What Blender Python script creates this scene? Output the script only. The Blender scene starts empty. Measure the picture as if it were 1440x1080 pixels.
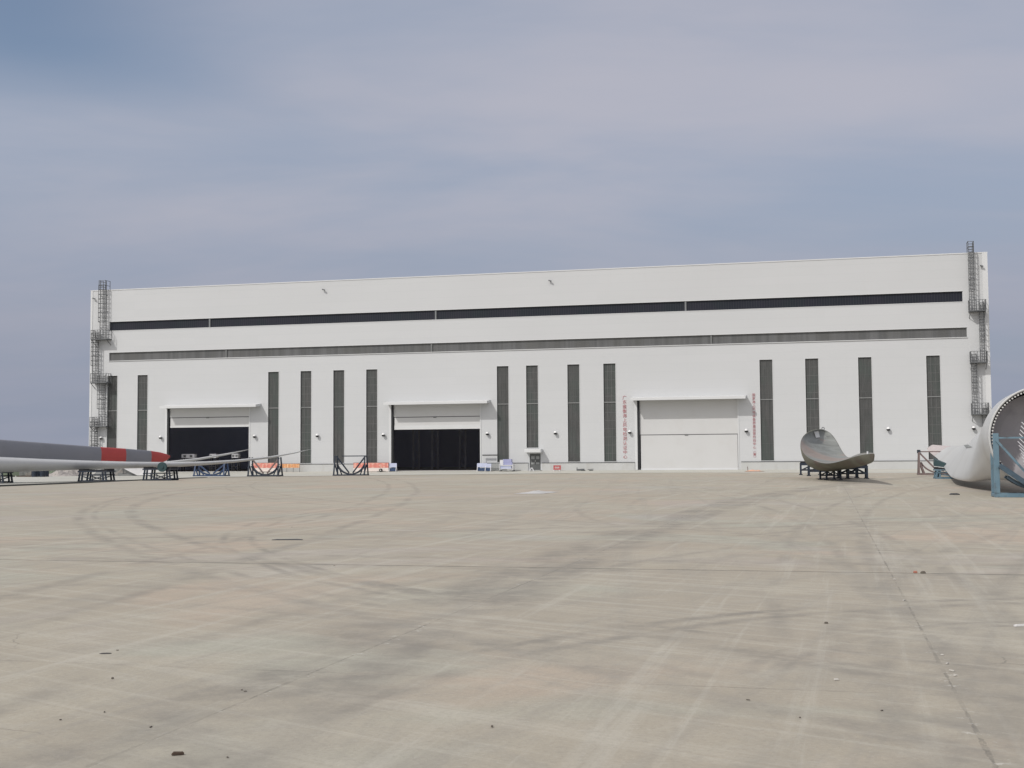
import bpy, math, random
from mathutils import Vector, Matrix, noise as mnoise
random.seed(7)
scene = bpy.context.scene
col = scene.collection
R = math.radians

# ------------------------------------------------------------------ camera
FPX = 1776.33; CZ = 1.72
cF = Vector((0.0, 0.998268, 0.058828))
cR = Vector((0.999979, 0.000381, -0.006470))
cU = Vector((0.006481, -0.058827, 0.998247))
CAM = Vector((0, 0, CZ))
YAW = 0.244057; DIST = 151.6135
TT = Vector((math.cos(YAW), -math.sin(YAW), 0))     # along the facade
NN = Vector((math.sin(YAW), math.cos(YAW), 0))      # into the building

def ray(x, y):
    return cF * FPX + cR * (x - 720) + cU * (540 - y)
def at(x, y, Y):                      # survey helper: photo point at forward distance Y -> world point
    d = ray(x, y); return CAM + d * (Y / d.y)
def gnd(x, y, z=0.0):
    d = ray(x, y); return CAM + d * ((z - CZ) / d.z)

cam_d = bpy.data.cameras.new('camera'); cam = bpy.data.objects.new('camera', cam_d); col.objects.link(cam)
cam_d.sensor_width = 36; cam_d.lens = FPX / 1440 * 36; cam_d.clip_start = 0.1; cam_d.clip_end = 12000
M = Matrix((cR, cU, -cF)).transposed().to_4x4(); M.translation = CAM
cam.matrix_world = M
scene.camera = cam

# ------------------------------------------------------------------ materials
def new_mat(name):
    m = bpy.data.materials.new(name); m.use_nodes = True
    nt = m.node_tree; b = nt.nodes['Principled BSDF']
    return m, nt, b
class NG:
    """small node-graph helper"""
    def __init__(s, nt): s.nt = nt
    def n(s, t, **k):
        x = s.nt.nodes.new(t)
        for a, v in k.items(): setattr(x, a, v)
        return x
    def l(s, a, b): s.nt.links.new(a, b)
    def val(s, x, sock):
        if isinstance(x, (int, float)): sock.default_value = x
        else: s.l(x, sock)
    def math(s, op, a, b=0.0, c=None, clamp=False):
        x = s.n('ShaderNodeMath', operation=op); x.use_clamp = clamp
        s.val(a, x.inputs[0]); s.val(b, x.inputs[1])
        if c is not None: s.val(c, x.inputs[2])
        return x.outputs[0]
    def coords(s, kind='Object'):
        return s.n('ShaderNodeTexCoord').outputs[kind]
    def mapping(s, v, scale=(1, 1, 1), rot=(0, 0, 0), loc=(0, 0, 0)):
        x = s.n('ShaderNodeMapping'); s.l(v, x.inputs['Vector'])
        x.inputs['Scale'].default_value = scale; x.inputs['Rotation'].default_value = rot; x.inputs['Location'].default_value = loc
        return x.outputs[0]
    def noise(s, v, scale, detail=4, rough=.55, dist=0.0):
        x = s.n('ShaderNodeTexNoise'); s.l(v, x.inputs['Vector'])
        x.inputs['Scale'].default_value = scale; x.inputs['Detail'].default_value = detail
        x.inputs['Roughness'].default_value = rough; x.inputs['Distortion'].default_value = dist
        return x.outputs['Fac']
    def ramp(s, f, p0, p1, smooth=True):
        x = s.n('ShaderNodeMapRange'); x.interpolation_type = 'SMOOTHSTEP' if smooth else 'LINEAR'
        s.l(f, x.inputs['Value']); x.inputs['From Min'].default_value = p0; x.inputs['From Max'].default_value = p1
        return x.outputs['Result']
    def mix(s, f, a, b, blend='MIX'):
        x = s.n('ShaderNodeMix', data_type='RGBA', blend_type=blend)
        s.val(f, x.inputs['Factor'])
        for v, sk in ((a, x.inputs[6]), (b, x.inputs[7])):
            if isinstance(v, (tuple, list)): sk.default_value = (*v, 1) if len(v) == 3 else v
            else: s.l(v, sk)
        return x.outputs[2]
    def bump(s, h, strength, dist, bsdf):
        x = s.n('ShaderNodeBump'); x.inputs['Strength'].default_value = strength; x.inputs['Distance'].default_value = dist
        s.l(h, x.inputs['Height']); s.l(x.outputs[0], bsdf.inputs['Normal'])
def paint(name, c1, c2=None, scale=.6, rough=.55, metal=0.0, grime=None, gscale=2.0, gamt=.5, stretch=(1, 1, 1), spec=.4, bumps=0.0):
    m, nt, b = new_mat(name); g = NG(nt)
    c2 = c2 or tuple(x * .82 for x in c1)
    v = g.mapping(g.coords(), scale=stretch)
    cc = g.mix(g.ramp(g.noise(v, scale), .3, .7), c1, c2)
    if grime:
        f = g.math('MULTIPLY', g.ramp(g.noise(v, gscale, 6, .65), .5, .72), gamt)
        cc = g.mix(f, cc, grime)
    g.l(cc, b.inputs['Base Color'])
    b.inputs['Roughness'].default_value = rough; b.inputs['Metallic'].default_value = metal
    b.inputs['Specular IOR Level'].default_value = spec
    if bumps: g.bump(g.noise(v, gscale * 4, 5), bumps, .02, b)
    return m

def mat_wall():
    m, nt, b = new_mat('white_metal_siding'); g = NG(nt)
    co = g.coords(); sp = g.n('ShaderNodeSeparateXYZ'); g.l(co, sp.inputs[0])
    big = g.noise(g.mapping(co, scale=(.05, .05, .09)), 1.0, 3)
    c = g.mix(g.ramp(big, .3, .7), (.52, .53, .54), (.502, .512, .522))
    pan = g.math('FLOOR', g.math('DIVIDE', sp.outputs['X'], 9.0)); row = g.math('FLOOR', g.math('DIVIDE', sp.outputs['Z'], 1.0))
    cb = g.n('ShaderNodeCombineXYZ'); g.l(pan, cb.inputs[0]); g.l(row, cb.inputs[2])
    wn = g.n('ShaderNodeTexWhiteNoise', noise_dimensions='3D'); g.l(cb.outputs[0], wn.inputs['Vector'])
    c = g.mix(g.math('MULTIPLY', wn.outputs['Value'], .09), c, (.42, .44, .44))
    streak = g.noise(g.mapping(co, scale=(1.4, 1, .05)), 1.0, 5, .65)
    c = g.mix(g.math('MULTIPLY', g.ramp(streak, .55, .8), .10), c, (.42, .42, .39))
    # horizontal lap joints
    fz = g.math('FRACT', g.math('DIVIDE', sp.outputs['Z'], 1.0))
    lap = g.math('LESS_THAN', fz, .045)
    c = g.mix(g.math('MULTIPLY', lap, .07), c, (.25, .26, .27))
    g.l(c, b.inputs['Base Color']); b.inputs['Roughness'].default_value = .5
    b.inputs['Specular IOR Level'].default_value = .35
    rib = g.math('ABSOLUTE', g.math('SUBTRACT', g.math('FRACT', g.math('DIVIDE', sp.outputs['Z'], .25)), .5))
    g.bump(g.math('ADD', g.math('MULTIPLY', lap, -.8), g.math('MULTIPLY', rib, .4)), .12, .02, b)
    return m
def mat_strip(name, c1, c2, c3, sx, sz, rough=.35):
    """grey translucent daylight sheeting with uneven ribs"""
    m, nt, b = new_mat(name); g = NG(nt); co = g.coords()
    sp = g.n('ShaderNodeSeparateXYZ'); g.l(co, sp.inputs[0])
    f1 = g.ramp(g.noise(g.mapping(co, scale=(sx, 1, sz)), 1.0, 4, .6), .32, .68)
    f2 = g.ramp(g.noise(g.mapping(co, scale=(.35, 1, .22)), 1.0, 3), .42, .7)
    c = g.mix(f1, c1, c2); c = g.mix(g.math('MULTIPLY', f2, .55), c, c3)
    rib = g.math('ABSOLUTE', g.math('SUBTRACT', g.math('FRACT', g.math('DIVIDE', sp.outputs['X'], .3)), .5))
    c = g.mix(g.math('MULTIPLY', g.math('GREATER_THAN', rib, .42), .22), c, (.10, .11, .11))
    g.l(c, b.inputs['Base Color']); b.inputs['Roughness'].default_value = rough
    b.inputs['Specular IOR Level'].default_value = .22
    g.bump(rib, .3, .03, b)
    return m

MW = mat_wall()
MTRIM = paint('white_trim', (.59, .60, .607), (.565, .573, .58), .3, .45)
MPLINTH = paint('pale_plinth_render', (.48, .487, .482), (.45, .456, .45), .5, .8, grime=(.36, .34, .30), gscale=.8, gamt=.35, stretch=(1, 1, .5))
MFLASH = paint('dark_grey_flashing', (.13, .135, .14), rough=.5)
MWIN = mat_strip('grey_daylight_sheet', (.066, .068, .067), (.088, .088, .087), (.062, .082, .074), 3.0, .5)
MBAND = mat_strip('grey_ribbed_band', (.095, .097, .098), (.135, .137, .14), (.10, .10, .095), 1.6, .02)
MDARK = mat_strip('dark_louvre_band', (.012, .015, .023), (.018, .018, .029), (.013, .021, .026), .25, .3, .45)
MMULL = paint('grey_mullion', (.15, .155, .155), rough=.5)
MDIV = paint('pale_grey_divider', (.20, .21, .22), rough=.5)
MDOOR = paint('white_roller_panel', (.54, .543, .543), (.525, .528, .528), .25, .5, grime=(.48, .465, .44), gscale=.5, gamt=.15)
MSEAL = paint('black_rubber_seal', (.02, .022, .025), rough=.7)
MLAD = paint('galvanised_dark_steel', (.13, .135, .14), (.10, .105, .11), 3, .5, .3)
MINT = paint('dim_interior_wall', (.74, .76, .88), (.70, .73, .86), .1, .8)
MINTF = paint('interior_floor', (.5, .46, .42), rough=.7)
MTRUSS = paint('interior_steel', (.75, .75, .82), rough=.6)
MROOF = paint('roof_sheet', (.45, .46, .47), rough=.5)
MLAMP = paint('lamp_white_dome', (.8, .8, .8), rough=.3)
MBLK = paint('matt_black', (.02, .02, .022), rough=.6)
MGDOOR = paint('dark_grey_door_paint', (.10, .105, .105), rough=.45)
MGLS = paint('pale_door_glass', (.30, .31, .31), rough=.2)
MRED = paint('red_lettering', (.50, .20, .22), (.46, .19, .20), 2, .6)
MBLADE = paint('pale_grey_gelcoat', (.50, .505, .50), (.45, .455, .455), .12, .35, grime=(.36, .345, .32), gscale=.25, gamt=.5)
MBLADE2 = paint('grey_gelcoat', (.235, .24, .265), (.21, .215, .245), .15, .4, grime=(.16, .165, .165), gscale=.35, gamt=.4)
MBRED = paint('faded_red_gelcoat', (.48, .065, .06), (.42, .06, .055), .4, .4)
MPINK = paint('faded_pink_gelcoat', (.50, .435, .425), (.47, .42, .41), .4, .5)
MROOTIN = paint('root_inner_laminate', (.33, .32, .34), (.40, .385, .40), .5, .6, grime=(.22, .22, .24), gscale=1.2, gamt=.5)
MBOLT = paint('zinc_bolt', (.62, .62, .60), rough=.4, metal=.3)
MTEAL = paint('worn_teal_frame_paint', (.10, .17, .22), (.13, .205, .255), 1.2, .5, grime=(.055, .05, .05), gscale=2.0, gamt=.8)
MTEALD = paint('dark_teal_frame_paint', (.045, .075, .105), (.06, .095, .125), 1.2, .5, grime=(.03, .03, .03), gscale=2.5, gamt=.7)
MBLUE = paint('dark_blue_frame_paint', (.025, .05, .115), (.035, .065, .13), 1.5, .5, grime=(.04, .03, .025), gscale=3, gamt=.6)
MBLK2 = paint('black_blue_frame_paint', (.013, .021, .036), (.02, .03, .048), 1.5, .55, grime=(.05, .03, .02), gscale=3, gamt=.5)
MPAD = paint('black_rubber_pad', (.018, .018, .02), rough=.8)
MRUST = paint('rusty_pinkish_frame', (.14, .105, .10), (.20, .15, .145), 1.5, .7, grime=(.08, .06, .05), gscale=2, gamt=.6)
MROLL = paint('dark_green_roller', (.02, .05, .055), (.03, .06, .065), 2, .5)
def mat_shell():
    pk = at(1146, 641, 97)
    m, nt, b = new_mat('raw_glassfibre_laminate'); g = NG(nt); co = g.coords()
    n1 = g.noise(co, .35, 5, .6, .4); n2 = g.noise(g.mapping(co, scale=(.3, .3, 2.2)), 1.2, 6, .65, .6); n3 = g.noise(co, .22, 2)
    c = g.mix(g.ramp(n2, .35, .68), (.235, .245, .232), (.165, .172, .16))
    c = g.mix(g.math('MULTIPLY', g.ramp(n1, .52, .66), .6), c, (.29, .215, .18))
    c = g.mix(g.math('MULTIPLY', g.ramp(n3, .5, .7), .45), c, (.17, .17, .12))
    dd = g.n('ShaderNodeVectorMath', operation='DISTANCE'); g.l(co, dd.inputs[0]); dd.inputs[1].default_value = pk
    pf = g.ramp(g.math('ADD', dd.outputs['Value'], g.math('MULTIPLY', n1, 5.0)), 7.2, 4.6)
    c = g.mix(g.math('MULTIPLY', pf, .55), c, (.29, .215, .18))
    g.l(c, b.inputs['Base Color']); b.inputs['Roughness'].default_value = .7
    g.bump(n2, .5, .08, b); return m
MSHELL = mat_shell()
MSHELLO = paint('olive_outer_laminate', (.15, .147, .112), (.11, .106, .082), .35, .7, grime=(.13, .085, .07), gscale=.35, gamt=.8)
MLABEL = paint('white_patch', (.62, .62, .6), rough=.6)
def mat_banner(name, base, blot):
    m, nt, b = new_mat(name); g = NG(nt); co = g.coords()
    f = g.ramp(g.noise(g.mapping(co, scale=(2.6, 1, 2.2)), 1.0, 2), .48, .56)
    g.l(g.mix(g.math('MULTIPLY', f, .6), base, blot), b.inputs['Base Color']); b.inputs['Roughness'].default_value = .8
    return m
MBANR = mat_banner('faded_red_banner', (.60, .21, .17), (.70, .45, .36))
MBANO = mat_banner('orange_banner', (.62, .30, .14), (.72, .52, .32))
MBANW = paint('pinkish_white_cloth', (.66, .58, .54), (.7, .64, .6), .6, .8)
MSIGN = paint('red_board', (.42, .07, .07), (.36, .08, .08), 2, .6)
MWHITE = paint('dusty_white_plastic', (.68, .68, .70), (.6, .6, .63), 1, .6)
MPALEB = paint('pale_blue_plastic', (.42, .46, .62), (.50, .53, .66), 1.2, .5)
MLAV = paint('lavender_blue_plastic', (.30, .32, .52), (.38, .39, .58), 1.5, .5)
MMESH = paint('grey_mesh_wire', (.24, .255, .26), rough=.6)
MORNG = paint('faded_orange_tarp', (.60, .33, .22), (.52, .33, .25), 1, .8)
MWOOD = paint('dark_weathered_wood', (.075, .05, .035), (.05, .035, .025), 6, .8)
MSTEEL = paint('dark_steel_plate', (.07, .07, .072), rough=.7)
MPLAS = paint('white_plastic_sheet', (.55, .54, .52), (.47, .46, .44), 1, .5)
MRUB = paint('grey_rubble', (.17, .175, .17), (.10, .105, .10), .6, .9, grime=(.30, .26, .23), gscale=1.2, gamt=.7, bumps=.5)
MRUBP = paint('pale_rubble', (.40, .37, .34), (.28, .26, .25), .8, .9, bumps=.4)
MGRN = paint('dull_green_tarp', (.13, .16, .11), (.09, .11, .08), .8, .8)
MTARP = paint('white_tarp', (.66, .66, .68), (.58, .58, .6), .6, .6)
MCHIP = paint('mortar_chip', (.47, .45, .41), rough=.9)
MCHIPD = paint('dark_chip', (.13, .115, .095), rough=.9)

def mat_concrete():
    m, nt, b = new_mat('worn_concrete'); g = NG(nt); co = g.coords()
    sp = g.n('ShaderNodeSeparateXYZ'); g.l(co, sp.inputs[0])
    X, Y = sp.outputs['X'], sp.outputs['Y']
    U = g.math('ADD', g.math('MULTIPLY', X, TT.x), g.math('MULTIPLY', Y, TT.y)); V = g.math('ADD', g.math('MULTIPLY', X, NN.x), g.math('MULTIPLY', Y, NN.y))
    def k(f, a): return g.math('MULTIPLY', f, a)
    def stain(c, f, lo, hi, amt, colr): return g.mix(k(g.ramp(f, lo, hi), amt), c, colr)
    n1 = g.noise(co, .05, 3, .5, .5); n2 = g.noise(co, .26, 6, .62, .7); n3 = g.noise(co, 1.3, 7, .68, .3); n4 = g.noise(co, 24, 5, .72); n7 = g.noise(co, 5.5, 5, .7)
    c = g.mix(g.ramp(n1, .36, .64), (.362, .326, .258), (.346, .302, .238))
    # each poured slab has its own tone
    cb = g.n('ShaderNodeCombineXYZ'); g.l(g.math('FLOOR', g.math('DIVIDE', g.math('ADD', U, 4.08), 4.95)), cb.inputs[0]); g.l(g.math('FLOOR', g.math('DIVIDE', g.math('SUBTRACT', V, 9.68), 9.86)), cb.inputs[1])
    wn = g.n('ShaderNodeTexWhiteNoise', noise_dimensions='2D'); g.l(cb.outputs[0], wn.inputs['Vector'])
    c = g.mix(k(wn.outputs['Value'], .16), c, (.32, .305, .265))
    c = stain(c, n2, .46, .62, .30, (.44, .412, .338))
    c = stain(c, g.noise(co, .12, 4, .55, .8), .52, .64, .40, (.46, .345, .265))       # warm dust
    c = stain(c, g.noise(g.mapping(co, loc=(31, 7, 0)), .16, 4, .55, .9), .53, .66, .38, (.345, .37, .315))   # greenish damp
    c = stain(c, g.noise(g.mapping(co, loc=(-17, 22, 0)), .14, 3, .55, .6), .55, .66, .30, (.375, .335, .325))  # mauve dust
    # wear running in several directions
    for ang, sx, sy, lo, hi, amt, colr in ((-84, .04, 1.3, .50, .64, .34, (.285, .265, .225)), (58, .05, 1.5, .52, .66, .34, (.295, .275, .235)), (-40, .06, 1.6, .53, .66, .30, (.29, .27, .23)), (-66, .08, 3.4, .50, .66, .34, (.275, .255, .22)), (38, .08, 3.8, .50, .36, .34, (.47, .44, .37)), (-75, .07, 2.4, .48, .34, .34, (.475, .45, .385))):
        c = stain(c, g.noise(g.mapping(g.mapping(co, rot=(0, 0, R(ang))), scale=(sx, sy, 1), loc=(ang, sx * 9, 0)), 1.0, 6, .68, .35), lo, hi, amt, colr)
    c = stain(c, n3, .50, .64, .20, (.285, .265, .225))
    c = stain(c, n3, .48, .34, .18, (.475, .455, .395))
    c = stain(c, n7, .53, .68, .24, (.27, .25, .215))
    c = stain(c, n4, .50, .72, .36, (.225, .205, .175)); c = stain(c, n4, .48, .28, .26, (.48, .46, .41))
    # tyre marks: pairs of worn arcs (cx, cy, r, half gauge, half width, strength)
    arcs = [(7.39, 5.92, 9.23, .22, .09, .8), (5.76, 9.17, 3.91, .14, .06, .7), (28.63, 35.16, 35.4, .30, .07, .7), (-405.0, 40.0, 400.0, .8, .12, .55),
            (101.3, 77.2, 120.0, .8, .13, .65), (102.3, 77.9, 121.0, .5, .07, .5), (314.6, -54.3, 322.7, .35, .32, .75), (314.6, -53.5, 322.7, .15, .1, .5), (-9.3, 4.81, 12.5, .8, .12, .45),
            (60.0, 40.0, 57.0, .9, .10, .35), (-60., -20., 62., .8, .12, .4), (30., 5., 33., .8, .10, .45),
            (-190., 60., 200., .7, .09, .5), (260., -40., 262., .7, .09, .5), (150., 120., 172., .8, .08, .5), (20., 90., 72., .9, .22, .5), (-30., 120., 95., .9, .22, .5), (90., -20., 92., .7, .12, .45)]
    brk = g.ramp(g.noise(co, .4, 5, .65), .36, .60)
    wob = k(g.math('SUBTRACT', g.noise(co, .12, 2), .5), .5)
    fine = g.math('ADD', .45, k(g.ramp(g.noise(co, 2.6, 5, .7), .36, .62), .55))
    tot = None
    for cx, cy, r, gh, w, st in arcs:
        dx = g.math('SUBTRACT', X, cx); dy = g.math('SUBTRACT', Y, cy)
        d = g.math('SQRT', g.math('ADD', g.math('MULTIPLY', dx, dx), g.math('MULTIPLY', dy, dy)))
        d = g.math('ADD', g.math('SUBTRACT', d, r), wob)
        d = g.math('ABSOLUTE', g.math('SUBTRACT', g.math('ABSOLUTE', d), gh))
        f = k(g.ramp(d, w * 2.2, w * .2), st)
        tot = f if tot is None else g.math('MAXIMUM', tot, f)
    tot = k(g.math('MULTIPLY', g.math('MULTIPLY', tot, brk), fine), .98)
    c = g.mix(tot, c, (.205, .19, .165))
    # slab joints parallel to the facade (every 9.86 m) and square to it (every 4.95 m), mostly silted up
    jw = g.math('ADD', k(g.math('SUBTRACT', g.noise(co, 1.1, 5, .75), .5), .09), k(g.math('SUBTRACT', g.noise(co, 11, 4, .7), .5), .03))
    def joint(A, off, step, w):
        q = g.math('DIVIDE', g.math('SUBTRACT', A, off), step)
        d = g.math('MULTIPLY', g.math('ABSOLUTE', g.math('SUBTRACT', q, g.math('ROUND', q))), step)
        d = g.math('ABSOLUTE', g.math('ADD', d, jw))
        return g.ramp(d, w, w * .3), d
    jn = g.ramp(g.noise(co, .55, 5, .7), .42, .58); jn2 = g.ramp(g.noise(co, 3.1, 4, .7), .36, .56)
    main = g.ramp(g.math('ABSOLUTE', g.math('ADD', g.math('SUBTRACT', V, 19.54), k(jw, .6))), .05, .02)
    own = g.math('SUBTRACT', 1.0, k(g.math('GREATER_THAN', g.math('ABSOLUTE', g.math('ADD', U, 1.6)), 4.0), .85))
    j1, _ = joint(V, 9.68, 9.86, .022); j2, d2 = joint(U, -4.08, 4.95, .018)
    j = g.math('MAXIMUM', g.math('MULTIPLY', k(main, .9), g.math('ADD', .55, k(jn2, .45))), g.math('MULTIPLY', g.math('MAXIMUM', k(j1, .35), g.math('MULTIPLY', k(j2, .55), own)), g.math('MULTIPLY', g.math('ADD', .25, k(jn, .75)), jn2)))
    band = g.math('MULTIPLY', g.math('MULTIPLY', k(g.ramp(d2, .5, .02), .38), g.ramp(n3, .40, .56)), g.math('MULTIPLY', g.math('ADD', .2, k(jn, .8)), own))
    c = g.mix(band, c, (.245, .23, .20))
    c = g.mix(j, c, (.11, .105, .09))
    cr = k(g.math('MULTIPLY', g.math('MULTIPLY', g.ramp(d2, .14, .04), own), g.math('MULTIPLY', g.ramp(g.noise(co, 8, 5, .75), .56, .66), jn)), .8)
    c = g.mix(cr, c, (.52, .50, .45))
    # hairline cracks and spalled grit in patches
    vo = g.n('ShaderNodeTexVoronoi', feature='DISTANCE_TO_EDGE'); vo.inputs['Scale'].default_value = .16
    wv = g.n('ShaderNodeVectorMath', operation='ADD'); g.l(co, wv.inputs[0])
    nz = g.n('ShaderNodeTexNoise'); nz.inputs['Scale'].default_value = .9; nz.inputs['Detail'].default_value = 6; g.l(co, nz.inputs['Vector']); g.l(nz.outputs['Color'], wv.inputs[1]); g.l(wv.outputs[0], vo.inputs['Vector'])
    crack = g.math('MULTIPLY', g.ramp(vo.outputs['Distance'], .0022, .0006), g.ramp(g.noise(co, .3, 3), .56, .66))
    c = g.mix(k(crack, .55), c, (.16, .15, .13))
    grit = g.math('MULTIPLY', g.ramp(g.noise(co, 38, 3, .8), .60, .70), g.ramp(g.noise(co, .5, 3, .6), .52, .64))
    c = g.mix(k(grit, .5), c, (.17, .155, .13))
    g.l(c, b.inputs['Base Color']); b.inputs['Roughness'].default_value = .85; b.inputs['Specular IOR Level'].default_value = .25
    h = g.math('ADD', k(n4, .45), g.math('ADD', g.math('ADD', n3, k(n7, .5)), k(j, -1.5)))
    g.bump(h, .35, .02, b)
    return m
MCON = mat_concrete()
MAPRON = paint('pale_apron_concrete', (.45, .44, .395), (.42, .415, .37), .06, .85, grime=(.36, .345, .31), gscale=.3, gamt=.45, stretch=(.5, 1.5, 1))
MDRAIN = paint('dark_drain_slot', (.075, .08, .075), (.12, .12, .11), .4, .9)

# ------------------------------------------------------------------ mesh builder
class MB:
    def __init__(s): s.v = []; s.f = []; s.m = []
    def add(s, vs, fs, mi=0):
        o = len(s.v); s.v += [tuple(x) for x in vs]; s.f += [tuple(i + o for i in f) for f in fs]; s.m += [mi] * len(fs)
    def box(s, a, b, mi=0):
        (x0, y0, z0), (x1, y1, z1) = a, b
        s.add([(x0, y0, z0), (x1, y0, z0), (x1, y1, z0), (x0, y1, z0), (x0, y0, z1), (x1, y0, z1), (x1, y1, z1), (x0, y1, z1)],
              [(0, 3, 2, 1), (4, 5, 6, 7), (0, 1, 5, 4), (1, 2, 6, 5), (2, 3, 7, 6), (3, 0, 4, 7)], mi)
    def bar(s, p, q, w, h=None, mi=0):
        p = Vector(p); q = Vector(q); d = (q - p).normalized(); h = h or w
        up = Vector((0, 0, 1)) if abs(d.z) < .95 else Vector((0, 1, 0))
        a = d.cross(up).normalized() * (w / 2); b = a.cross(d).normalized() * (h / 2)
        vs = [p - a - b, p + a - b, p + a + b, p - a + b, q - a - b, q + a - b, q + a + b, q - a + b]
        s.add(vs, [(0, 1, 2, 3), (7, 6, 5, 4), (0, 4, 5, 1), (1, 5, 6, 2), (2, 6, 7, 3), (3, 7, 4, 0)], mi)
    def tube(s, pts, r, n=8, mi=0, cap=True):
        pts = [Vector(p) for p in pts]; rs = r if isinstance(r, (list, tuple)) else [r] * len(pts)
        vs = []; fs = []
        for i, p in enumerate(pts):
            d = (pts[min(i + 1, len(pts) - 1)] - pts[max(i - 1, 0)]).normalized()
            up = Vector((0, 0, 1)) if abs(d.z) < .9 else Vector((0, 1, 0))
            a = d.cross(up).normalized(); b = a.cross(d)
            for k in range(n):
                t = 2 * math.pi * k / n; vs.append(p + (a * math.cos(t) + b * math.sin(t)) * rs[i])
        for i in range(len(pts) - 1):
            for k in range(n):
                fs.append((i * n + k, i * n + (k + 1) % n, (i + 1) * n + (k + 1) % n, (i + 1) * n + k))
        if cap: fs.append(tuple(range(n - 1, -1, -1))); fs.append(tuple((len(pts) - 1) * n + k for k in range(n)))
        s.add(vs, fs, mi)
    def build(s, name, mats, parent=None, smooth=False, bevel=0.0):
        me = bpy.data.meshes.new(name); me.from_pydata(s.v, [], s.f); me.update()
        for m in (mats if isinstance(mats, (list, tuple)) else [mats]): me.materials.append(m)
        if any(s.m): me.polygons.foreach_set('material_index', s.m)
        if smooth: me.polygons.foreach_set('use_smooth', [True] * len(me.polygons))
        o = bpy.data.objects.new(name, me); col.objects.link(o)
        if parent: o.parent = parent
        if bevel:
            bv = o.modifiers.new('bevel', 'BEVEL'); bv.width = bevel; bv.segments = 2; bv.limit_method = 'ANGLE'
        return o
def tag(o, label=None, cat=None, group=None, kind=None):
    for k, v in (('label', label), ('category', cat), ('group', group), ('kind', kind)):
        if v: o[k] = v
    return o
def thing(name, label, cat, loc=(0, 0, 0), rz=0.0, group=None):
    o = bpy.data.objects.new(name, None); col.objects.link(o); o.location = loc; o.rotation_euler = (0, 0, rz)
    o.empty_display_size = .3
    return tag(o, label, cat, group)
def kids(o): return [c for c in col.objects if c.parent == o]
def copy_tree(o, parent=None):
    c = o.copy(); col.objects.link(c)
    if parent: c.parent = parent
    for ch in kids(o): copy_tree(ch, c)
    return c

# ------------------------------------------------------------------ world and sun
TRAVEL = (TT * .72 + NN * 1.0 + Vector((0, 0, -1.2))).normalized()
SUNEL = math.asin(-TRAVEL.z); SUNAZ = math.atan2(-TRAVEL.x, -TRAVEL.y)
w = bpy.data.worlds.new('World'); scene.world = w; w.use_nodes = True
g = NG(w.node_tree); bg = w.node_tree.nodes['Background']
sky = g.n('ShaderNodeTexSky'); sky.sky_type = 'NISHITA'; sky.sun_disc = False
sky.sun_elevation = SUNEL; sky.sun_rotation = SUNAZ; sky.air_density = 1.0; sky.dust_density = 2.0; sky.ozone_density = 1.5
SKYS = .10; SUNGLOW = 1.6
dv = g.coords('Generated'); sp = g.n('ShaderNodeSeparateXYZ'); g.l(dv, sp.inputs[0])
den = g.math('ADD', g.math('ABSOLUTE', sp.outputs['Z']), .16)       # flatten clouds into a layer
cx = g.math('DIVIDE', sp.outputs['X'], den); cy = g.math('DIVIDE', sp.outputs['Y'], den)
cb = g.n('ShaderNodeCombineXYZ'); g.l(cx, cb.inputs[0]); g.l(cy, cb.inputs[1])
cn = g.noise(g.mapping(cb.outputs[0], rot=(0, 0, R(14)), scale=(.32, .85, 1), loc=(1.3, .4, 0)), 1.0, 6, .52, .5)
cn2 = g.noise(g.mapping(cb.outputs[0], rot=(0, 0, R(-20)), scale=(.9, 1.6, 1)), 1.0, 5, .55, .3)
cover = g.ramp(g.math('ADD', cn, g.math('MULTIPLY', g.math('SUBTRACT', cn2, .5), .25)), .22, .60)
cover = g.math('ADD', g.math('MULTIPLY', cover, .32), .60)
lft = g.math('MULTIPLY', g.ramp(sp.outputs['X'], -.14, -.36), g.ramp(sp.outputs['Z'], .235, .305))      # a clear blue gap to the upper left
cover = g.math('MULTIPLY', cover, g.math('SUBTRACT', 1.0, g.math('MULTIPLY', lft, .85)))
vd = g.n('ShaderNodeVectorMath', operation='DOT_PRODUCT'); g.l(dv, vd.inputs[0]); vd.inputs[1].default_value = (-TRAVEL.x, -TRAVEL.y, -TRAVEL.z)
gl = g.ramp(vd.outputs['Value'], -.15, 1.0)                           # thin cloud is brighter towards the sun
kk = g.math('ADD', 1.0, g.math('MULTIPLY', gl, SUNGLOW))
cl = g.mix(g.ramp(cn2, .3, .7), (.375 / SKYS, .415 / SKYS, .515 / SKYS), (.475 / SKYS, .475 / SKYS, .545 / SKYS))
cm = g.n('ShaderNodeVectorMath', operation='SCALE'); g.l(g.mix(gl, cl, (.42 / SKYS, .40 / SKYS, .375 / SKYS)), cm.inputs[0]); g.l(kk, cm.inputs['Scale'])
low = g.ramp(sp.outputs['Z'], .26, .02)                              # thin haze towards the horizon
mixc = g.mix(g.math('MAXIMUM', cover, g.math('MULTIPLY', low, .85)), sky.outputs[0], cm.outputs[0])
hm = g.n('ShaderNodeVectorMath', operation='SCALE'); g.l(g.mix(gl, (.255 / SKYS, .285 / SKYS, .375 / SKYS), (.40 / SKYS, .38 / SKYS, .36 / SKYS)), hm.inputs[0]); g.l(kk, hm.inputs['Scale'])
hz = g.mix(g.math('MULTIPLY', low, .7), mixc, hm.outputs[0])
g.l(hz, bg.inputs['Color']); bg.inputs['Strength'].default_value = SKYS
sd = bpy.data.lights.new('sun', 'SUN'); sd.energy = 2.5; sd.angle = R(.7); sd.color = (1, .97, .92)
so = bpy.data.objects.new('sun', sd); col.objects.link(so); so.rotation_euler = TRAVEL.to_track_quat('-Z', 'Y').to_euler()
scene.view_settings.view_transform = 'Standard'; scene.view_settings.look = 'None'
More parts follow.
